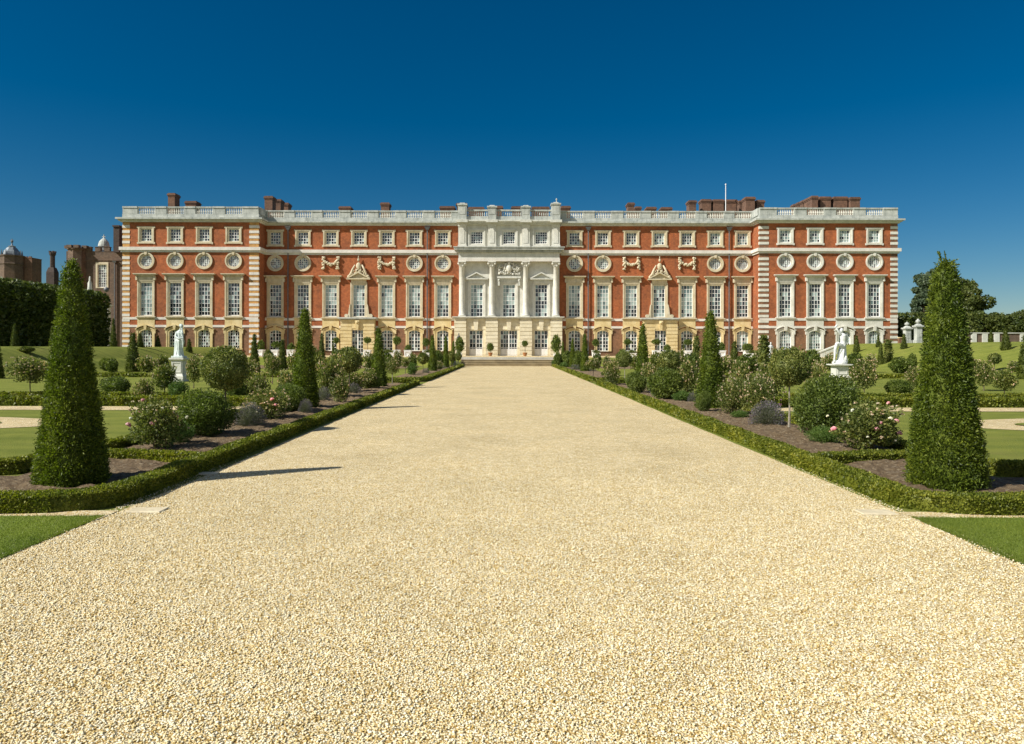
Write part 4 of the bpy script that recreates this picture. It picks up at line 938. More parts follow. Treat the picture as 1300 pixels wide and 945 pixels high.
# right: leaning nude figure with raised arm, one knee up on a rock
d = 45; e = empty('statue', (at(1066, d), d, 0), 'bright white statue of a half seated figure raising one arm, on a round capped pedestal', 'statue', 'garden statues on pedestals')
pedestal(e, .75, 1.0, 'greyst', 1.15); zp = 1.0
k = .00486; q = lambda x, z, y=0: ((x-345)*k, y, (615-z)*k)
mb = MB(); mb.lathe([(.44, 0), (.46, .1), (.36, .2), (.2, .25)], 16, (0, 0, 0), 1, .8)
mb.tube([q(372,420,0), q(384,380,0), q(388,330,-.02), q(388,290,-.03), q(386,255,-.03), q(378,232,-.03)], [.17, .20, .165, .19, .20, .10], 14)
mb.tube([q(378,236,-.03), q(370,212,-.04)], [.075, .07], 10); mb.blob(q(363,193,-.05), (.105,.11,.135), 12, 10); mb.blob(q(368,184,0), (.12,.12,.12), 12, 8); mb.blob(q(342,195,-.08), (.025,.025,.03)); 
mb.tube([q(352,245,-.08), q(322,212,-.12), q(304,186,-.12), q(292,150,-.10)], [.085, .07, .058, .04], 10); mb.blob(q(289,143,-.1), (.06,.05,.075)); mb.blob(q(300,128,-.1), (.09,.07,.05)); mb.blob(q(278,150,-.1), (.05,.04,.04))
mb.tube([q(418,248,-.02), q(432,290,0), q(430,335,-.04), q(400,372,-.14)], [.09, .075, .065, .042], 10); mb.blob(q(392,378,-.16), (.06,.045,.05))
mb.tube([q(372,400,-.06), q(335,372,-.16), q(292,352,-.22)], [.16, .135, .10], 12); mb.tube([q(290,350,-.22), q(272,430,-.2), q(268,500,-.18), q(262,565,-.16)], [.10, .095, .07, .05], 10); mb.blob(q(256,580,-.2), (.10,.08,.045))
mb.tube([q(378,410,.06), q(352,440,-.06), q(336,450,-.1)], [.16, .13, .11], 12); mb.tube([q(338,450,-.1), q(330,510,-.06), q(318,575,-.04)], [.10, .09, .06], 10); mb.blob(q(305,588,-.08), (.10,.07,.045))
mb.tube([q(395,395,.05), q(402,450,.05), q(396,510,.03), q(388,590,.0)], [.17, .15, .19, .26], 12); mb.blob(q(398,560,-.1), (.18,.16,.2)); mb.blob(q(420,575,-.06), (.12,.12,.12)); mb.blob(q(408,530,-.12), (.1,.1,.1))
mb.tube([q(350,405,.02), q(360,470,-.12), q(352,540,-.12), q(345,600,-.1)], [.10, .08, .09, .12], 9); mb.tube([q(385,430,-.14), q(374,500,-.17), q(370,590,-.16)], [.06, .06, .08], 8)
f = mb.build('figure', 'marble', e, (0, 0, zp)); remesh(f); f['label'] = 'half seated figure raising its right arm beside the head'
# small statues near the house
def small_statue(px, d, top, lab, m, ped):
    x = at(px, d); z0 = g(x, d); s_ = d/F; H_ = EYE+(HY-top)*s_-z0
    e = empty('statue', (x, d, z0), lab, 'statue'); mb = MB(); mb.box(-.3, .3, -.3, .3, 0, ped-.1); mb.box(-.36, .36, -.36, .36, ped-.098, ped); mb.build('pedestal', 'greyst', e)
    h = H_-ped; mb = MB(); mb.lathe([(.2, 0), (.15, .2*h), (.17, .45*h), (.12, .6*h), (.19, .78*h), (.07, .84*h)], 12, (0, 0, ped), 1, .7); mb.blob((0, -.02, ped+.92*h), (.08, .09, .09*h)); 
    for sx in (-1, 1): mb.tube([(sx*.16, 0, ped+.78*h), (sx*.26, -.05, ped+.62*h), (sx*.12, -.16, ped+.56*h)], [.055, .05, .035], 7)
    f = mb.build('figure', m, e); remesh(f, .035)
small_statue(978.5, 72, 434, 'small white statue standing among shrubs before the right wing corner', 'marble', .9)
small_statue(582.5, 91, 423, 'small dark bronze statue beside the left end pier of the centre', 'lead', 1.0)

# ------------------------------------------------------------------ HEDGES
for sx, side in ((-1, 'left'), (1, 'right')):
    c = [(sx*4.9, 39.4), (sx*4.88, 9.4), (sx*4.93, 9.05), (sx*5.12, 8.82), (sx*5.4, 8.7), (sx*5.9, 8.65), (sx*11, 8.62)]
    hedge('box_hedge', c, .29, .235, f'long low box hedge along the {side} edge of the gravel path, turning its near corner', seedv=3+sx)
    hedge('box_hedge', [(sx*5.1, 11.9), (sx*6.0, 12.15), (sx*7.15, 12.2)], .30, .25, f'short box hedge crossing the {side} bed behind the nearest big yew cone', seedv=8+sx)
    hedge('box_hedge', [(sx*11.5, 11.0), (sx*8.4, 11.05), (sx*7.6, 11.3), (sx*7.32, 12), (sx*7.3, 39.3)], .28, .24, f'low box hedge between the {side} rose bed and the lawn', seedv=12+sx)
    hedge('box_hedge', [(sx*7.1, 39.45), (sx*5.1, 39.45)], .34, .30, f'short box hedge closing the far end of the near {side} path bed', seedv=15+sx)
    hedge('box_hedge', [(sx*7.4, 42.0), (sx*4.95, 42.0), (sx*4.85, 43), (sx*4.8, 77.4)], .32, .26, f'far low box hedge on the {side} side of the path, reaching the steps', seedv=17+sx)
    hedge('box_hedge', [(sx*8.6, 24.6), (sx*30, 24.6)], .55, .32, f'low box hedge lying across the {side} lawn behind the thin gravel strip', seedv=21+sx)
    hedge('box_hedge', [(sx*8.6, 28.0), (sx*30, 28.0)], .4, .24, f'second low hedge across the {side} lawn, behind the strip of soil', seedv=23+sx)
    hedge('box_hedge', [(sx*9, 48), (sx*30, 48)], .5, .28, f'far cross hedge in front of the {side} rear flower bed', seedv=25+sx)
hedge('hornbeam_hedge', [(-48.3, 34), (-48.3, 84.6)], 4.6, 6.45, 'very tall dark clipped hornbeam hedge on the left bank', m='hornbeam', base=1.95, k=.0048, mincam=.1, cover=2.0, seedv=30)
hedge('yew_hedge', [(at(1139, 120), 120), (at(1230, 120), 118)], 3.0, 6.3, 'rough dark hedge behind the urn piers at right', m='tree', base=1.5, k=.0035, cover=1.8, seedv=33)

# ------------------------------------------------------------------ PLANTS
def Htop(d, top, z0): return EYE+(HY-top)*d/F-z0
def cone(px, d, top, w, lab, mesh, Hm, Rm, m2=None, grp='clipped yew cones'):
    x = at(px, d); z0 = g(x, d); h = Htop(d, top, z0); e = empty('yew_cone', (x, d, z0), lab, 'topiary', grp)
    f = link('foliage', mesh, e); sx = (w*d/F/2)/Rm; f.scale = (sx, sx, h/Hm); f.rotation_euler.z = random.uniform(0, 6.28)
    mb = MB(); mb.tube([(0,0,0), (0,0,h*.3)], [.07*sx, .05*sx], 7); mb.build('trunk', 'bark', e); return e
mA = topiary_mesh('foliage', 3.2, .60, .10, 6200, 9, .052, .017, seed=2, lump=.075)
mA2 = topiary_mesh('foliage', 3.25, .62, .17, 6000, 9, .055, .019, seed=5, stray=5, lump=.10)
mB = topiary_mesh('foliage', 3.15, .45, .10, 3000, 7, .065, .026, seed=3, lump=.025)
mC = topiary_mesh('foliage', 3, .43, .09, 1300, 6, .09, .045, seed=4, lump=.02)
mD = topiary_mesh('foliage', 3, .46, .10, 700, 6, .12, .07, m='yew_far', seed=6, lump=.03)
mE = topiary_mesh('foliage', 3, .45, .2, 420, 6, .22, .12, m='rose', seed=9)
a = cone(91, 10.2, 331, 88, 'tall dark yew cone in the near left corner bed, the largest on the left', mA, 3.2, .62)
a = cone(1200, 10.15, 330, 93, 'tall bushy yew cone with a stray leader, in the near right corner bed', mA2, 3.25, .64); a.children[0].rotation_euler.z = .2
cone(387, 22.7, 392, 37, 'slim bright green yew cone in the left path bed, second from the front', mB, 3.15, .46)
cone(902, 22.7, 395, 38, 'bright green yew cone in the right path bed, second from the front', mB, 3.15, .46)
cone(480.5, 34.9, 417, 22, 'neat yew cone in the left path bed, third from the front', mC, 3, .43); cone(816, 34.9, 411, 21, 'neat yew cone in the right path bed, third from the front', mC, 3, .43)
for a in ((549, 58.7, 426, 12, 'slender yew cone near the far end of the left path bed, fourth from the front'), (566, 70, 427, 9, 'thin yew cone near the steps on the left, between two others'), (575.5, 76.5, 433, 7, 'smallest yew cone beside the left end of the steps'),
          (742.5, 58.7, 424, 12, 'slender yew cone in the far right path bed, fourth from the front'), (727, 70, 430, 9, 'thin yew cone near the steps on the right, between two others'), (714.5, 76.5, 434, 7, 'smallest yew cone beside the right end of the steps')): cone(*a, mC, 3, .43)
for a in ((-3, 45.3, 440, 14, 'yew cone cut by the left edge of the view on the lawn'), (169, 58.5, 424, 17, 'broad grey green yew cone at the foot of the left bank'), (177.5, 74, 424, 9, 'small yew cone half hidden just behind the broad one by the left bank'),
          (323, 67, 425, 13, 'leafy yew cone standing before the inner corner of the left wing'), (358.5, 64, 432, 13, 'dark yew cone between the leafy one and the tall bright one on the left'), (240, 81, 431, 8, 'thin dark yew cone just right of the draped statue'),
          (200.5, 87, 427, 7, 'tiny yew cone on the bank below the second window of the left wing'), (408.5, 77, 424, 10, 'slim dark yew cone in front of the first lit arched window, left range'), (423, 81, 436, 5, 'very small yew cone left of the clipped ball before the left porch'),
          (18.5, 56.5, 413, 9, 'leftmost small yew cone on top of the left bank'), (66, 62, 416, 7, 'small yew cone on the left bank, mostly behind the big near cone'), (144, 71, 406, 8, 'tall thin yew cone at the far end of the dark hedge'),
          (1087.5, 83, 425.6, 8, 'small yew cone just right of the white statue, by the right wing'), (1118, 69, 434, 8, 'small yew cone lower on the right bank, front of a close pair'), (1115, 83, 424, 6, 'thin yew cone before the last window of the right wing, rear of a close pair'),
          (1147.6, 76, 423, 8, 'yew cone on the right bank in front of the urn pier'), (1258, 70, 418, 6, 'small yew cone against the garden wall, right of the big cone'), (1277, 60, 418, 12, 'pointed yew cone standing alone on the right grass bank'), (1302, 46, 425, 20, 'yew cone cut by the right edge of the view'),
          (932.5, 57, 433, 14, 'dark round topped yew cone before the right inner corner'), (868, 85, 437, 5, 'tiny yew cone before the arched window right of the right porch')): cone(*a, mD, 3, .46)
for a in ((1127.5, 70, 431, 11, 'ragged brownish topiary pillar at the foot of the right bank'), (884, 55, 427, 10, 'ragged brownish topiary pillar left of the bright right cone'), (970, 60, 425, 15, 'loose leafy topiary pillar hiding the right wing quoins')): cone(*a, mE, 3, .46, grp='loose topiary pillars')

# bushes: unit meshes shared by copies
BM = {}
def bm(kind, tier):
    k = (kind, tier)
    if k in BM: return BM[k]
    f = {'near': 1.0, 'mid': .45, 'far': .16}[tier]; g_ = {'near': 1, 'mid': 1.55, 'far': 2.7}[tier]
    if kind == 'ball': a = bush_mesh('foliage', int(6500*f), .105*g_, .06*g_, 'holly', 3, 0, .28, .76, .11, 3.6)
    elif kind == 'box': a = bush_mesh('foliage', int(7500*f), .09*g_, .05*g_, 'shrub', 5, 1, .3, .72, .17, 3.4)
    elif kind == 'green': a = bush_mesh('foliage', int(11000*f), .095*g_, .05*g_, 'shrub', 7, 1, .45, .58, .32, 2.6)
    elif kind == 'fresh': a = bush_mesh('foliage', int(7000*f), .13*g_, .035*g_, 'fresh', 8, 1, .5, .55, .24, 3, up=.6)
    elif kind == 'rose': a = bush_mesh('foliage', int(5200*f), .12*g_, .07*g_, 'rose', 11, 1, .75, .30, .36, 3.2)
    elif kind == 'palerose': a = bush_mesh('foliage', int(5200*f), .10*g_, .06*g_, 'rose', 12, 1, .7, .36, .38, 3.2)
    elif kind == 'pot': a = bush_mesh('foliage', int(5000*f), .11*g_, .065*g_, 'shrub', 13, 0, .5, .55, .30, 2.6)
    elif kind == 'lav':
        n = int(5600*f); D = unit(rng.normal(size=(n, 3))*np.array([1, 1, .8])+np.array([0, 0, .45])); D[:, 2] = np.abs(D[:, 2]); t = rng.uniform(.3, 1.0, n)*(1+.22*lumps(D, 3, seed=2)+rng.normal(size=n)*.08)
        C = D*t[:, None]*np.array([1, 1, 1.9]); A = unit(D+rng.normal(size=(n, 3))*.22); V1 = leaves(C, A, .30, .016*g_)
        k2 = rng.random(n) < .30; Cf = D[k2]*np.array([1, 1, 1.95])*((1+.22*lumps(D, 3, seed=2)[k2])*rng.uniform(.85, 1.12, k2.sum()))[:, None]; V2 = leaves(Cf, A[k2], .12, .035*g_)
        V, Q, mi = join([(*V1, 0), (*V2, 1)]); a = np_mesh('foliage', V, Q, ['lav', 'lavf'], mi)
    BM[k] = a; return a
BL = {}
def blm(kind, tier):
    k = (kind, tier)
    if k not in BL:
        n, r, m, sd, lu, ls = {'rose': (22, .055, 'cpink', 11, .36, 3.2), 'palerose': (90, .05, 'cpink', 12, .38, 3.2)}[kind]
        g_ = {'near': 1, 'mid': 1.1, 'far': 1.5}[tier]; n = int(n*{'near': 1, 'mid': .9, 'far': .6}[tier])
        BL[k] = bloom_mesh('blossoms', n, r*g_, m, sd, lu, ls)
    return BL[k]
mb = MB(); r_ = random.Random(2)
for k in range(9):
    a = k*2.4; rr = .15+.75*k/9; mb.blob((rr*.6*math.cos(a), rr*.6*math.sin(a), .2-.35*k/9), (.45, .45, .42), 7, 5, wob=.2)
RB = {'pink': mb.mesh('rose_bloom', 'pink'), 'white': mb.mesh('rose_bloom', 'wht')}
def tier(d): return 'near' if d < 24 else ('mid' if d < 46 else 'far')
def bush(kind, px, d, top, w, lab, name=None, cat=None, grp=None, stemh=0, blooms=(), bot=None, bark='bark'):
    """px,w,top,bot are read off the view; the plant stands at distance d on the ground"""
    x = at(px, d); z0 = g(x, d); s_ = d/F
    if z0 < .05 and 4.7 < abs(x) < 7.6: z0 += .08
    h = Htop(d, top, z0); hb = 0 if bot is None else max(0, Htop(d, bot, z0)); t = tier(d)
    nm = name or {'ball': 'ball_standard', 'box': 'round_shrub', 'green': 'green_shrub', 'fresh': 'fresh_shrub', 'rose': 'rose_bush', 'palerose': 'rose_bush', 'lav': 'lavender_clump', 'pot': 'potted_tree'}[kind]
    e = empty(nm, (x, d, z0), lab, cat or {'ball': 'topiary', 'rose': 'rose bush', 'palerose': 'rose bush', 'lav': 'lavender'}.get(kind, 'shrub'), grp)
    f = link('foliage', bm(kind, t), e, (0, 0, hb)); r = w*s_/2*.95; f.scale = (r, r*random.uniform(.85, 1.1), (h-hb)/2); f.rotation_euler.z = rza = random.uniform(0, 6.28)
    if kind in ('rose', 'palerose'):
        b = link('blossoms', blm(kind, t), e, (0, 0, hb)); b.scale = f.scale; b.rotation_euler.z = rza; b['kind'] = 'stuff'
    mb = MB()
    if bot is not None and hb > .1:
        mb.tube([(0,0,0), (.01,0,hb*.5), (0,0,hb+.2*(h-hb))], [max(.022, .018*h), .02, .018], 7); mb.build('stem', bark, e)
    elif kind in ('rose', 'palerose', 'green'):
        for k in range(6):
            a = k*1.05+px; mb.tube([(.03*math.cos(a), .03*math.sin(a), 0), (r*.3*math.cos(a), r*.3*math.sin(a), h*.35), (r*.55*math.cos(a), r*.55*math.sin(a), h*.7)], [.012, .009, .005], 5)
        mb.build('stems', 'bark', e)
    for (bx, by, c, rad) in blooms:      # single large blooms, where the photograph shows them
        o = link('rose_bloom', RB[c], e, (at(bx, d)-x, -r*.75*math.sqrt(max(.05, 1-min(1, abs(at(bx, d)-x)/r)**2)), EYE+(HY-by)*s_-z0)); o.scale = (rad,)*3; o.rotation_euler = (random.uniform(-.8, .8), random.uniform(-.8, .8), random.uniform(0, 6))
        if c == 'white': o['label'] = 'white rose bloom'
    return e
G1 = 'clipped ball standards along the path'; G2 = 'rose bushes in the beds'; G3 = 'lavender clumps in the path beds'; G4 = 'standard roses on stems'; G5 = 'shrubs in the path beds'
# ball standards
bush('ball', 286, 16.6, 440, 63, 'largest clipped variegated ball on a stem, left bed, before the left statue', bot=497, grp=G1)
bush('ball', 1002, 17.1, 441, 53, 'clipped variegated ball on a tall pale stem in the near right bed', bot=490, grp=G1, bark='bark_pale')
bush('ball', 443.5, 29.6, 441, 36, 'clipped ball in the left bed between the second and third yew cones', bot=474, grp=G1)
bush('ball', 849, 29.6, 444, 31, 'clipped ball in the right bed between the second and third yew cones', bot=474, grp=G1)
bush('ball', 537, 53, 448, 15, 'small grey green ball standard left of the fourth left yew cone', bot=463, grp=G1); bush('ball', 793, 41, 446, 20, 'grey green ball on a pale stem left of the third right yew cone', bot=466, grp=G1, bark='bark_pale')
bush('ball', 33.5, 54, 441, 19, 'dark little ball standard on the lawn at far left', bot=456, grp=G1); bush('ball', 1262.5, 52, 447.5, 17, 'dark little ball standard on the grass at far right', bot=461.5, grp=G1)
bush('ball', 582, 76, 447, 9, 'tiny ball shrub beside the left end of the steps', bot=458, grp=G1); bush('ball', 573, 72, 446, 9, 'small loose ball just left of the tiny one by the steps', bot=459, grp=G1)
# near left bed
bush('rose', 199, 13.4, 505, 66, 'open rose bush with large pink blooms in the near left bed', grp=G2, blooms=((166.5, 539.5, 'pink', .062), (205, 536.5, 'pink', .055), (173.5, 531, 'white', .045), (193, 507, 'pink', .042), (239.5, 530, 'white', .04), (189, 521, 'pink', .042), (216, 517, 'white', .03)))
bush('green', 262, 15.4, 497, 78, 'big dark leafy shrub beside the pink rose bush, left bed', grp=G5)
bush('fresh', 229, 14.2, 537, 38, 'small feathery light green shrub at the foot of the pink roses, left bed', grp=G5)
bush('lav', 317, 17.4, 511, 44, 'grey lavender clump in the near left bed', grp=G3)
bush('palerose', 341, 19.2, 495, 62, 'wide rose bush with faded pink blooms behind the left lavender', grp=G2, blooms=((352, 506, 'pink', .062), (356, 513, 'pink', .062), (346, 516, 'white', .04), (334, 522, 'white', .04)))
bush('green', 367, 21.2, 489, 42, 'rounded green shrub against the left side of the slim bright cone', grp=G5)
bush('lav', 388, 20.8, 507, 20, 'narrow lavender clump in front of the slim bright cone, left bed', grp=G3)
bush('lav', 411, 25.6, 491, 18, 'lavender clump just behind the slim bright cone, left bed', grp=G3)
bush('fresh', 227, 27, 484, 27, 'pale green domed clump behind the leafy shrub, left side', grp=G5)
bush('palerose', 418, 27.4, 452, 44, 'tall pale rose mass right of the slim bright cone, left bed', grp=G2)
bush('palerose', 446, 31, 472, 34, 'pale rose bush under the second left clipped ball', grp=G2); bush('palerose', 466, 33, 469, 26, 'pale rose bush touching the third left yew cone', grp=G2)
bush('lav', 449, 29.8, 486, 20, 'grey lavender clump below the second left clipped ball', grp=G3); bush('green', 473, 33.2, 478, 22, 'dark green low shrub in front of the third left yew cone', grp=G5)
bush('palerose', 498, 37, 455, 22, 'standard rose on a pale stem right of the third left yew cone', 'standard_rose', grp=G4, bot=476, bark='bark_pale')
# near right bed
bush('rose', 1104, 13.4, 510, 74, 'open rose bush with bright pink blooms left of the big right yew cone', grp=G2, blooms=((1056, 543, 'pink', .07), (1104, 534, 'pink', .055), (1128.5, 531.5, 'pink', .055), (1137, 548, 'pink', .062), (1100, 541, 'pink', .06), (1118, 528, 'white', .045), (1115, 509, 'pink', .042), (1075, 519, 'white', .04), (1048, 527, 'white', .03), (1126, 556, 'white', .03), (1090, 551, 'white', .03)))
bush('green', 1045, 15.6, 478, 82, 'very large leafy green shrub in the near right bed', grp=G5)
bush('fresh', 1046, 14.4, 541, 42, 'low feathery green shrub at the foot of the large right shrub', grp=G5)
bush('lav', 975, 17.8, 508, 47, 'dark grey lavender clump beside the pale stem, near right bed', grp=G3)
bush('palerose', 962, 20.2, 476, 46, 'leafy rose bush behind the right lavender clump', grp=G2, blooms=((989, 513, 'pink', .062), (990, 507, 'pink', .04)))
bush('palerose', 930, 20.8, 481, 48, 'rose bush with tiny white blooms touching the second right cone', grp=G2)
bush('fresh', 939, 19.6, 521, 22, 'tiny fresh green clump at the front of the right roses', grp=G5)
bush('green', 845, 26.6, 468, 44, 'broad green shrub left of the second right cone', grp=G5); bush('fresh', 866, 25.6, 496, 24, 'low feathery clump left of the second right cone', grp=G5)
bush('lav', 880, 25, 497, 15, 'lavender clump at the left foot of the second right cone', grp=G3); bush('lav', 833, 29, 487, 16, 'grey lavender clump below the second right clipped ball', grp=G3)
bush('green', 808, 30.5, 472, 26, 'green shrub in front of the third right cone', grp=G5); bush('palerose', 826, 31.5, 462, 26, 'pale rose bush just right of the third right cone', grp=G2)
bush('palerose', 872, 29, 459, 32, 'rose bush between the second right ball and second right cone', grp=G2)
bush('palerose', 777, 37, 460, 22, 'low rose bush left of the third right cone', grp=G2)
bush('palerose', 753, 46, 455.5, 19, 'standard rose on a dark stem right of the fourth right cone', 'standard_rose', grp=G4, bot=469); bush('palerose', 776, 52, 456, 17, 'standard rose between the dark stemmed one and the grey green ball', 'standard_rose', grp=G4, bot=467)
bush('box', 768, 49, 471, 12, 'small square box bush between two standard roses, right side', grp=G5)
# further roses filling the backs of the near beds and the cross beds
for kd, px, d, t, w, lab in (('palerose', 905, 26.5, 461, 38, 'rose bush showing just right of the second right yew cone'), ('palerose', 941, 26, 459, 36, 'tall rose bush behind the wide white flowered rose bush, right bed'), ('palerose', 975, 25.5, 463, 36, 'rose bush left of the tall stemmed ball, right bed'),
        ('green', 1072, 18, 488, 34, 'leafy shrub rising behind the near pink rose bush, right bed'), ('palerose', 1035, 25.5, 463, 30, 'pale rose bush behind the large right shrub'), ('green', 893, 21.5, 497, 20, 'little leafy shrub at the left foot of the right roses'),
        ('palerose', 327, 26, 474, 30, 'rose bush behind the near left lavender clump'), ('palerose', 366, 26.5, 471, 26, 'rose bush behind the rounded shrub by the slim bright cone'), ('green', 300, 25.5, 481, 26, 'dark shrub under the right side of the largest ball'),
        ('palerose', 432, 24.6, 478, 26, 'low bushy rose right of the slim bright cone'), ('palerose', 183, 26, 482, 24, 'small rose bush on the left cross bed beside the near pink roses'), ('green', 160, 13.9, 556, 26, 'small leafy clump against the lawn hedge, left bed'), ('green', 1150, 13.6, 560, 24, 'small leafy clump between the pink roses and the big right cone')):
    bush(kd, px, d, t, w, lab, grp=G5 if kd == 'green' else G2)
# lawns, mid distance
bush('palerose', 38, 28, 455, 48, 'large standard rose in bloom left of the biggest left yew cone', 'standard_rose', grp=G4, bot=488)
bush('box', 147, 29.5, 479, 37, 'dark round shrub on the left lawn beside the biggest yew cone', grp='round shrubs on the lawns'); bush('box', 1141, 30, 481, 34, 'round green shrub on the right lawn beside the big yew cone', grp='round shrubs on the lawns')
bush('rose', 209, 30, 463, 32, 'reddish rose bush on a dark post in front of the left statue', 'standard_rose', grp=G4, bot=497)
bush('palerose', 246, 35, 452, 24, 'pale standard rose between the left statue and the largest ball', 'standard_rose', grp=G4, bot=487)
bush('palerose', 346, 39, 451, 25, 'standard rose on the lawn left of the slim bright cone', 'standard_rose', grp=G4, bot=478)
bush('palerose', 1097, 30, 457, 35, 'standard rose on the lawn right of the white statue', 'standard_rose', grp=G4, bot=494)
bush('palerose', 1249, 34, 457, 28, 'grey standard rose right of the big right yew cone', 'standard_rose', grp=G4, bot=490); bush('rose', 1275, 30, 468, 28, 'dark leaved standard rose near the right edge', 'standard_rose', grp=G4, bot=496)
bush('palerose', 1160, 33, 465, 20, 'pale standard rose just left of the big right yew cone', 'standard_rose', grp=G4, bot=492)
bush('palerose', 514.5, 52, 455, 12, 'standard rose on a dark stem before the left range, right of the third cone', 'standard_rose', grp=G4, bot=466)
bush('fresh', 523.5, 50, 461, 14, 'bright green dome shrub on the left grass, before the ball standard', grp=G5); bush('lav', 541, 54, 467, 10, 'grey lavender at the foot of the fourth left yew cone', grp=G3)
bush('box', 133, 58, 455, 14, 'small round shrub at the foot of the left bank, left of a pair', grp=G5); bush('box', 142, 57, 455.5, 16, 'small round shrub at the foot of the left bank, right of a pair', grp=G5)
bush('box', 1158, 60, 448, 13, 'round dark bush on the right bank foot behind the big cone', grp=G5); bush('green', 1144, 58, 454, 26, 'spreading dark shrub at the foot of the right bank', grp=G5)
bush('palerose', 1068, 30, 477, 44, 'rose bush hiding the foot of the white statue pedestal', grp=G2); bush('palerose', 1038, 38, 457, 22, 'pink tinted rose bush left of the white statue pedestal', grp=G2)
# far path beds near the steps
for i, (px, d, t, w, kd, lab) in enumerate(((557, 62, 459, 12, 'palerose', 'low rose bush right of the fourth left cone'), (562, 66, 464, 10, 'lav', 'lavender clump low beside the far left path hedge'), (580, 74, 458, 10, 'lav', 'grey lavender by the left end of the steps'), (587, 76.5, 456, 8, 'lav', 'outermost grey clump touching the left end of the steps'), (556, 68, 446, 14, 'green', 'soft grey shrub behind the fourth left cone'),
      (735, 64, 446, 14, 'green', 'green shrub left of the fourth right cone'), (721, 71, 446, 14, 'green', 'tall green shrub between the two thin right cones'), (708, 76, 448, 10, 'green', 'green shrub nearest the right end of the steps'), (703.5, 76.8, 457, 7, 'fresh', 'small green clump with white flowers at the right end of the steps'), (730, 62, 462, 14, 'lav', 'low grey clump in the far right path bed'), (716, 67, 460, 12, 'fresh', 'low green clump in the far right path bed'), (752, 60, 466, 10, 'lav', 'low lavender at the foot of the fourth right cone'))):
    bush(kd, px, d, t, w, lab, grp=G5 if kd in ('green', 'fresh') else (G3 if kd == 'lav' else G2))
# rear roses and shrubs before the terrace, left and right, named by their neighbours
rear = [(8, 61, 459, 20, 'far left edge'), (58, 60, 457, 16, 'far side of the biggest left cone'), (186, 57, 453, 24, 'right side of the broad grey cone'), (207, 60, 452, 18, 'left side of the draped statue'), (262, 55, 452, 20, 'back of the largest ball, left part'), (300, 58, 449, 26, 'back of the largest ball, right part'),
        (322, 50, 458, 22, 'foot of the leafy cone near the left wing'), (342, 70, 446, 14, 'first white planter on the left'), (374, 60, 448, 20, 'left of the slim bright cone top'), (401, 55, 446, 18, 'right of the slim bright cone'), (398, 72, 440, 14, 'back of the slim bright cone'), (428, 66, 444, 16, 'small cone by the left porch'), (470, 60, 448, 18, 'planter before the left porch'),
        (492, 66, 448, 16, 'right of the third left cone'), (505, 72, 446, 15, 'pots by the left arched windows'), (524, 68, 449, 14, 'behind the bright green dome'), (560, 75, 446, 12, 'between the far left cones'),
        (758, 72, 448, 12, 'behind the dark stemmed standard rose'), (770, 66, 451, 12, 'behind the right square box bush'), (790, 72, 444, 16, 'behind the grey green ball'), (806, 66, 450, 14, 'left of the third right cone top'), (832, 62, 447, 18, 'right of the third right cone top'), (862, 60, 445, 20, 'below the tiny right cone'), (878, 52, 448, 20, 'below the ragged pillar'),
        (918, 56, 452, 22, 'right of the second right cone'), (946, 52, 450, 26, 'right of the dark round topped cone'), (962, 64, 442, 16, 'left of the loose leafy pillar'), (985, 66, 441, 14, 'beside the small white statue'), (1010, 60, 440, 26, 'top behind the tall stemmed ball'), (1030, 56, 443, 24, 'right of the tall stemmed ball'), (1052, 64, 448, 16, 'left of the white statue'), (1084, 56, 448, 22, 'right of the white statue'),
        (1104, 60, 450, 18, 'foot of the right bank cone pair'), (1232, 55, 452, 20, 'right flank of the big right cone'), (1290, 50, 458, 22, 'cone at the right edge')]
for i, (px, d, t, w, w_) in enumerate(rear):
    kd = ('palerose', 'green', 'palerose', 'rose', 'palerose', 'box')[i % 6]
    wd = {'palerose': 'pale rose bush', 'rose': 'thin rose bush', 'green': 'loose dark shrub', 'box': 'dense green shrub'}[kd]
    bush(kd, px, d, t, w, f'{wd} in the rear planting, {w_}', grp='rear planting before the terrace')
# potted trees on the terrace
def potted(px, d, top, bot, w, lab, pot='white', pw=9, ph=8, stem=True):
    x = at(px, d); z0 = g(x, d)+.03; s_ = d/F; e = empty('potted_tree', (x, d, z0), lab, 'potted tree', 'potted trees on the terrace')
    hp = ph*s_; r = pw*s_/2
    mb = MB()
    if pot == 'white':
        mb.frus(0, 0, r*.85, r*.85, 0, r, r, hp); mb.frame([(-r*.6, hp*.2), (r*.6, hp*.2), (r*.7, hp*.8), (-r*.7, hp*.8)], [(-r*.72, hp*.1), (r*.72, hp*.1), (r*.85, hp*.9), (-r*.85, hp*.9)], -r-.04, -r*.85, -r*.85)
        mb.box(-r*1.08, r*1.08, -r*1.08, r*1.08, hp+.002, hp+.06)
    else: mb.lathe([(r*.6, 0), (r*.85, hp*.7), (r, hp*.85), (r, hp), (r*.8, hp+.01)], 14)
    mb.build('pot', pot if pot == 'terracotta' else 'white', e)
    h0 = EYE+(HY-bot)*s_-z0; h1 = EYE+(HY-top)*s_-z0
    mb = MB(); mb.tube([(0,0,hp*.8), (.02,0,(h0+hp)/2), (0,0,h0+.3*(h1-h0))], .03, 6); mb.build('stem', 'bark', e)
    f = link('foliage', bm('pot', 'far'), e, (0, 0, h0)); f.scale = (w*s_/2, w*s_/2, (h1-h0)/2); f.rotation_euler.z = px
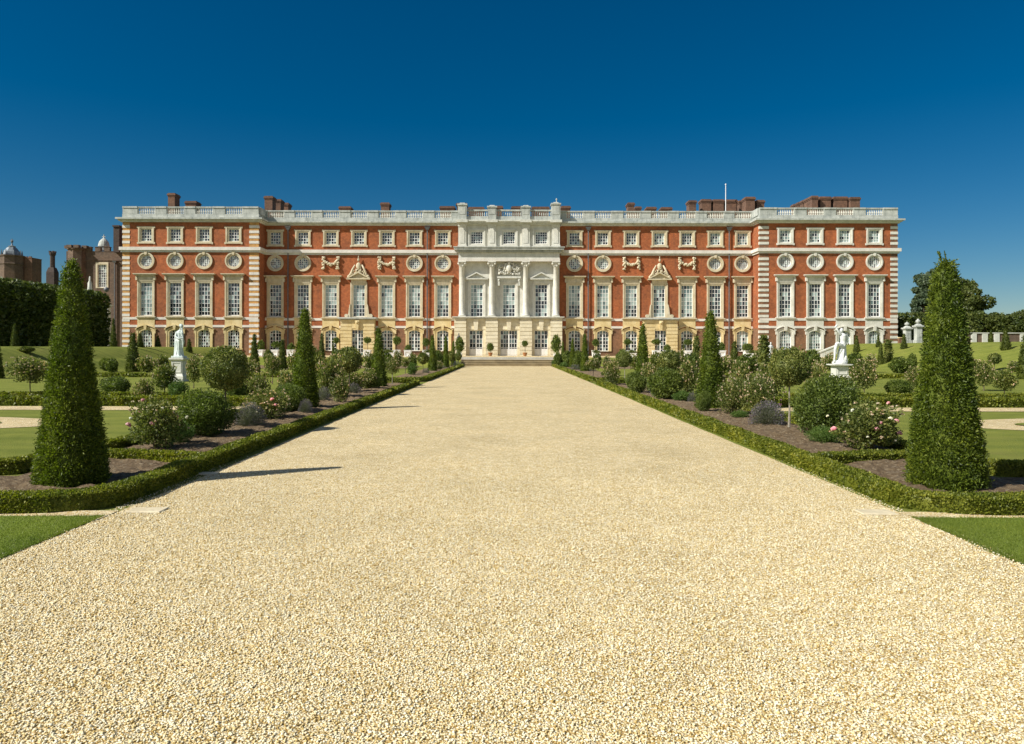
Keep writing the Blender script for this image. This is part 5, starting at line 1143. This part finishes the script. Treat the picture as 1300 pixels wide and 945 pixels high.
for a in ((331, 84, 432, 447, 9.5, 'leftmost potted tree with a dense oval crown, in a white planter'), (350, 84, 434, 442, 11, 'potted tree with flat crown before the blank arched window of the left wing'), (369.5, 84, 436, 449, 10, 'potted shrub half behind the slim bright cone'), (427, 84, 428.5, 437, 9, 'small round headed potted tree left of the left porch door'),
          (466.5, 84, 428, 436.5, 10, 'flat headed potted tree in a white tub, right of the left porch door'), (504, 84, 427, 438, 10.5, 'round headed potted tree between two arched windows, left range'), (541, 84, 429, 440, 9, 'potted tree beside the left rainwater pipe'), (518, 82, 438, 448, 9, 'low potted shrub under the middle arched window, left range'),
          (756, 84, 430, 440, 9, 'potted tree right of the right rainwater pipe near the centre'), (797, 84, 430, 438, 10.5, 'flat headed potted tree left of the third right cone top'), (833, 84, 430, 437, 12, 'wide flat headed potted tree before the right porch door'), (873.5, 84, 430, 438, 11, 'potted tree before the arched window beyond the right porch'), (847, 82, 437, 447, 9, 'low potted shrub at the right foot of the right porch'),
          (949, 84, 435, 446, 14, 'spreading potted shrub before the last arched window of the right range'), (916, 84, 434, 447, 9, 'potted shrub between the second right cone and the round topped one')): potted(*a)
for a in ((622.5, 92, 435, 446, 9, 'shrub in a terracotta pot between the left and middle doors'), (666.5, 92, 432, 440, 8, 'lollipop shrub in a terracotta pot between the middle and right doors')): potted(*a, pot='terracotta', pw=6, ph=4.5)
for a in ((583.5, 88, 428, 449, 12, 'dark full potted tree at the left corner of the steps terrace'), (706, 88, 425, 449, 13, 'dark full potted tree at the right corner of the steps terrace')): potted(*a, pw=7, ph=3)
# white benches / low planters along the terrace edge
for (px, d, w, lab) in ((395, 83, 12, 'low white trough between the slim bright cone and the porch'), (493, 83, 14, 'low white trough right of the third left cone'), (544, 83, 12, 'low white trough behind the fourth left cone'), (757, 83, 10, 'low white trough right of the fourth right cone'), (802, 83, 12, 'low white trough left of the third right cone'), (900, 83, 14, 'low white trough behind the second right cone'), (956, 83, 18, 'low white trough before the right inner corner')):
    x = at(px, d); s_ = d/F; e = empty('planter_trough', (x, d, .93), lab, 'planter', 'white planter troughs'); hw = w*s_/2
    mb = MB(); mb.box(-hw, hw, -.22, .22, 0, .4); mb.box(-hw-.03, hw+.03, -.25, .25, .402, .46); mb.build('trough', 'white', e)
    f = link('plants', bm('rose', 'far'), e, (0, 0, .4)); f.scale = (hw*.9, .25, .22)
# iron railings by the doors
for i, (a, c, lab) in enumerate(((592.5, 617.3, 'black iron railing before the left garden door'), (632, 659.8, 'black iron railing before the middle garden door'), (674.5, 698, 'black iron railing before the right garden door'))):
    d = 94.3; s_ = d/F; x0, x1 = at(a, d), at(c, d); e = empty('iron_railing', ((x0+x1)/2, d, .93), lab, 'railing', 'iron railings before the doors'); w = (x1-x0)/2
    mb = MB(); mb.box(-w, w, -.02, .02, 1.0, 1.04); mb.box(-w, w, -.015, .015, .1, .13); mb.build('rail', 'iron', e)
    mb = MB(); nn = int(2*w/.16); [mb.box(-w+2*w*k/nn-.008, -w+2*w*k/nn+.008, -.008, .008, 0, 1.0) for k in range(nn+1)]; mb.build('balusters', 'iron', e)

# ------------------------------------------------------------------ TREES
def tree(px, d, top, w, bot, lab, m='tree', n=9000, seed=1, L=.55, grp='trees beyond the garden wall'):
    r = np.random.default_rng(seed); x = at(px, d); z0 = g(x, min(d, 100)); s_ = d/F; h = Htop(d, top, z0)*1.03; hb = Htop(d, bot, z0); rad = w*s_/2*1.25
    e = empty('tree', (x, d, z0), lab, 'tree', grp); ch = h-hb
    mb = MB(); mb.tube([(0,0,-.5), (.1,0,hb*.6), (-.1,.1,hb+ch*.4), (0,0,hb+ch*.75)], [.45, .36, .22, .06], 8); lobes = []
    nl = 26
    for k in range(nl):
        u = unit(r.normal(size=(1, 3)))[0]*r.uniform(.35, .82); lobes.append((u*np.array([rad, rad*.8, ch/2])+np.array([0, 0, hb+ch/2]), r.uniform(.2, .42)*rad))
    for c, q in lobes[:9]: mb.tube([(0,0,hb+ch*.15), tuple((c+np.array([0,0,hb+ch*.15]))/2+r.normal(size=3)*.3), tuple(c)], [.16, .1, .03], 6)
    mb.build('trunk', 'bark', e); P = []
    per = n//nl
    for c, q in lobes:
        D = unit(r.normal(size=(per, 3))); rr = (.45+.55*r.random((per, 1))**.5)*(1+.22*lumps(D, 4, seed=int(q*100))[:, None]); P.append(c+D*rr*q*np.array([1, 1, .75]))
    C = np.concatenate(P); A = unit(r.normal(size=C.shape)); V, Q = leaves(C, A, L*r.uniform(.6, 1.4, len(C)), L*.6)
    link('crown', np_mesh('crown', V, Q, [m]), e); return e
for i, a in enumerate(((1184, 150, 334, 48, 412, 'tall blue grey tree just left of the big right yew cone, behind it', 'treeblue', 9000), (1168, 145, 362, 26, 415, 'wispy blue grey tree nearest the palace on the right', 'treeblue', 3500),
       (1206, 150, 340, 52, 428, 'tallest dark tree behind the big right yew cone', 'tree', 12000), (1226, 140, 362, 48, 428, 'dark broad tree right of the big right yew cone', 'tree', 12000), (1252, 135, 392, 34, 428, 'low dark tree above the garden wall', 'tree', 9000),
       (1286, 150, 397, 46, 425, 'wide green tree above the garden wall at the right edge', 'tree', 8000), (1310, 150, 390, 40, 425, 'tree half outside the right edge', 'tree', 5000), (1150, 150, 409, 30, 428, 'low tree just right of the palace corner', 'tree', 5000),
       (1270, 160, 402, 40, 425, 'low tree between the dark one and the wide green one', 'tree', 6000), (1220, 160, 352, 40, 410, 'dark rounded tree peeping over the broad tree', 'tree', 6000))):
    tree(a[0], a[1], a[2], a[3], a[4], a[5], a[6], a[7], seed=i+3)

# ------------------------------------------------------------------ LIGHT, SKY, CAMERA
az, el = R(27), R(40)
dirv = Vector((math.cos(az)*math.cos(el), math.sin(az)*math.cos(el), -math.sin(el)))
sun = bpy.data.lights.new('sun', 'SUN'); sun.energy = 5.0; sun.angle = R(.5); sun.color = (1, .965, .88)
so = bpy.data.objects.new('sun', sun); COL.objects.link(so); so.rotation_euler = dirv.to_track_quat('-Z', 'Y').to_euler()
w = bpy.data.worlds.new('World'); S.world = w; w.use_nodes = True; nt = w.node_tree
bg = nt.nodes['Background']; sky = nt.nodes.new('ShaderNodeTexSky'); sky.sky_type = 'NISHITA'; sky.sun_disc = False
sky.sun_elevation = el; sky.sun_rotation = math.atan2(-dirv.x, -dirv.y); sky.air_density = 1.0; sky.dust_density = 0.0; sky.ozone_density = 6.0; sky.altitude = 0
hs = nt.nodes.new('ShaderNodeHueSaturation'); hs.inputs['Saturation'].default_value = 1.5; hs.inputs['Hue'].default_value = .495
# unseen sky behind the viewer whitened and brightened to neutralise shadows, fill the front
tc = nt.nodes.new('ShaderNodeTexCoord'); sp = nt.nodes.new('ShaderNodeSeparateXYZ'); nt.links.new(tc.outputs['Generated'], sp.inputs[0])
for sock, lo, hi in (('Saturation', .45, 1.38), ('Value', 1.5, .86), ('Hue', .5, .495)):
    mr = nt.nodes.new('ShaderNodeMapRange'); mr.inputs['From Min'].default_value = -.35; mr.inputs['From Max'].default_value = .25
    mr.inputs['To Min'].default_value = lo; mr.inputs['To Max'].default_value = hi; nt.links.new(sp.outputs[1], mr.inputs['Value']); nt.links.new(mr.outputs[0], hs.inputs[sock])
nt.links.new(sky.outputs[0], hs.inputs['Color']); nt.links.new(hs.outputs[0], bg.inputs[0]); bg.inputs[1].default_value = .05
cam = bpy.data.cameras.new('camera'); co = bpy.data.objects.new('camera', cam); COL.objects.link(co); S.camera = co
cam.sensor_width = 36; cam.lens = 36*F/1300; cam.clip_end = 8000; cam.clip_start = .1
co.location = (0, 0, EYE); co.rotation_euler = (R(90), 0, 0)
co.matrix_world = Matrix.Translation((0, 0, EYE)) @ Matrix.Rotation(R(90), 4, 'X') @ Matrix.Rotation(R(.10), 4, 'Z')
cam.shift_x = (650-VX)/1300; cam.shift_y = -(472.5-HY)/1300
S.view_settings.view_transform = 'Standard'; S.view_settings.look = 'None'; S.view_settings.exposure = .42; S.view_settings.gamma = 1
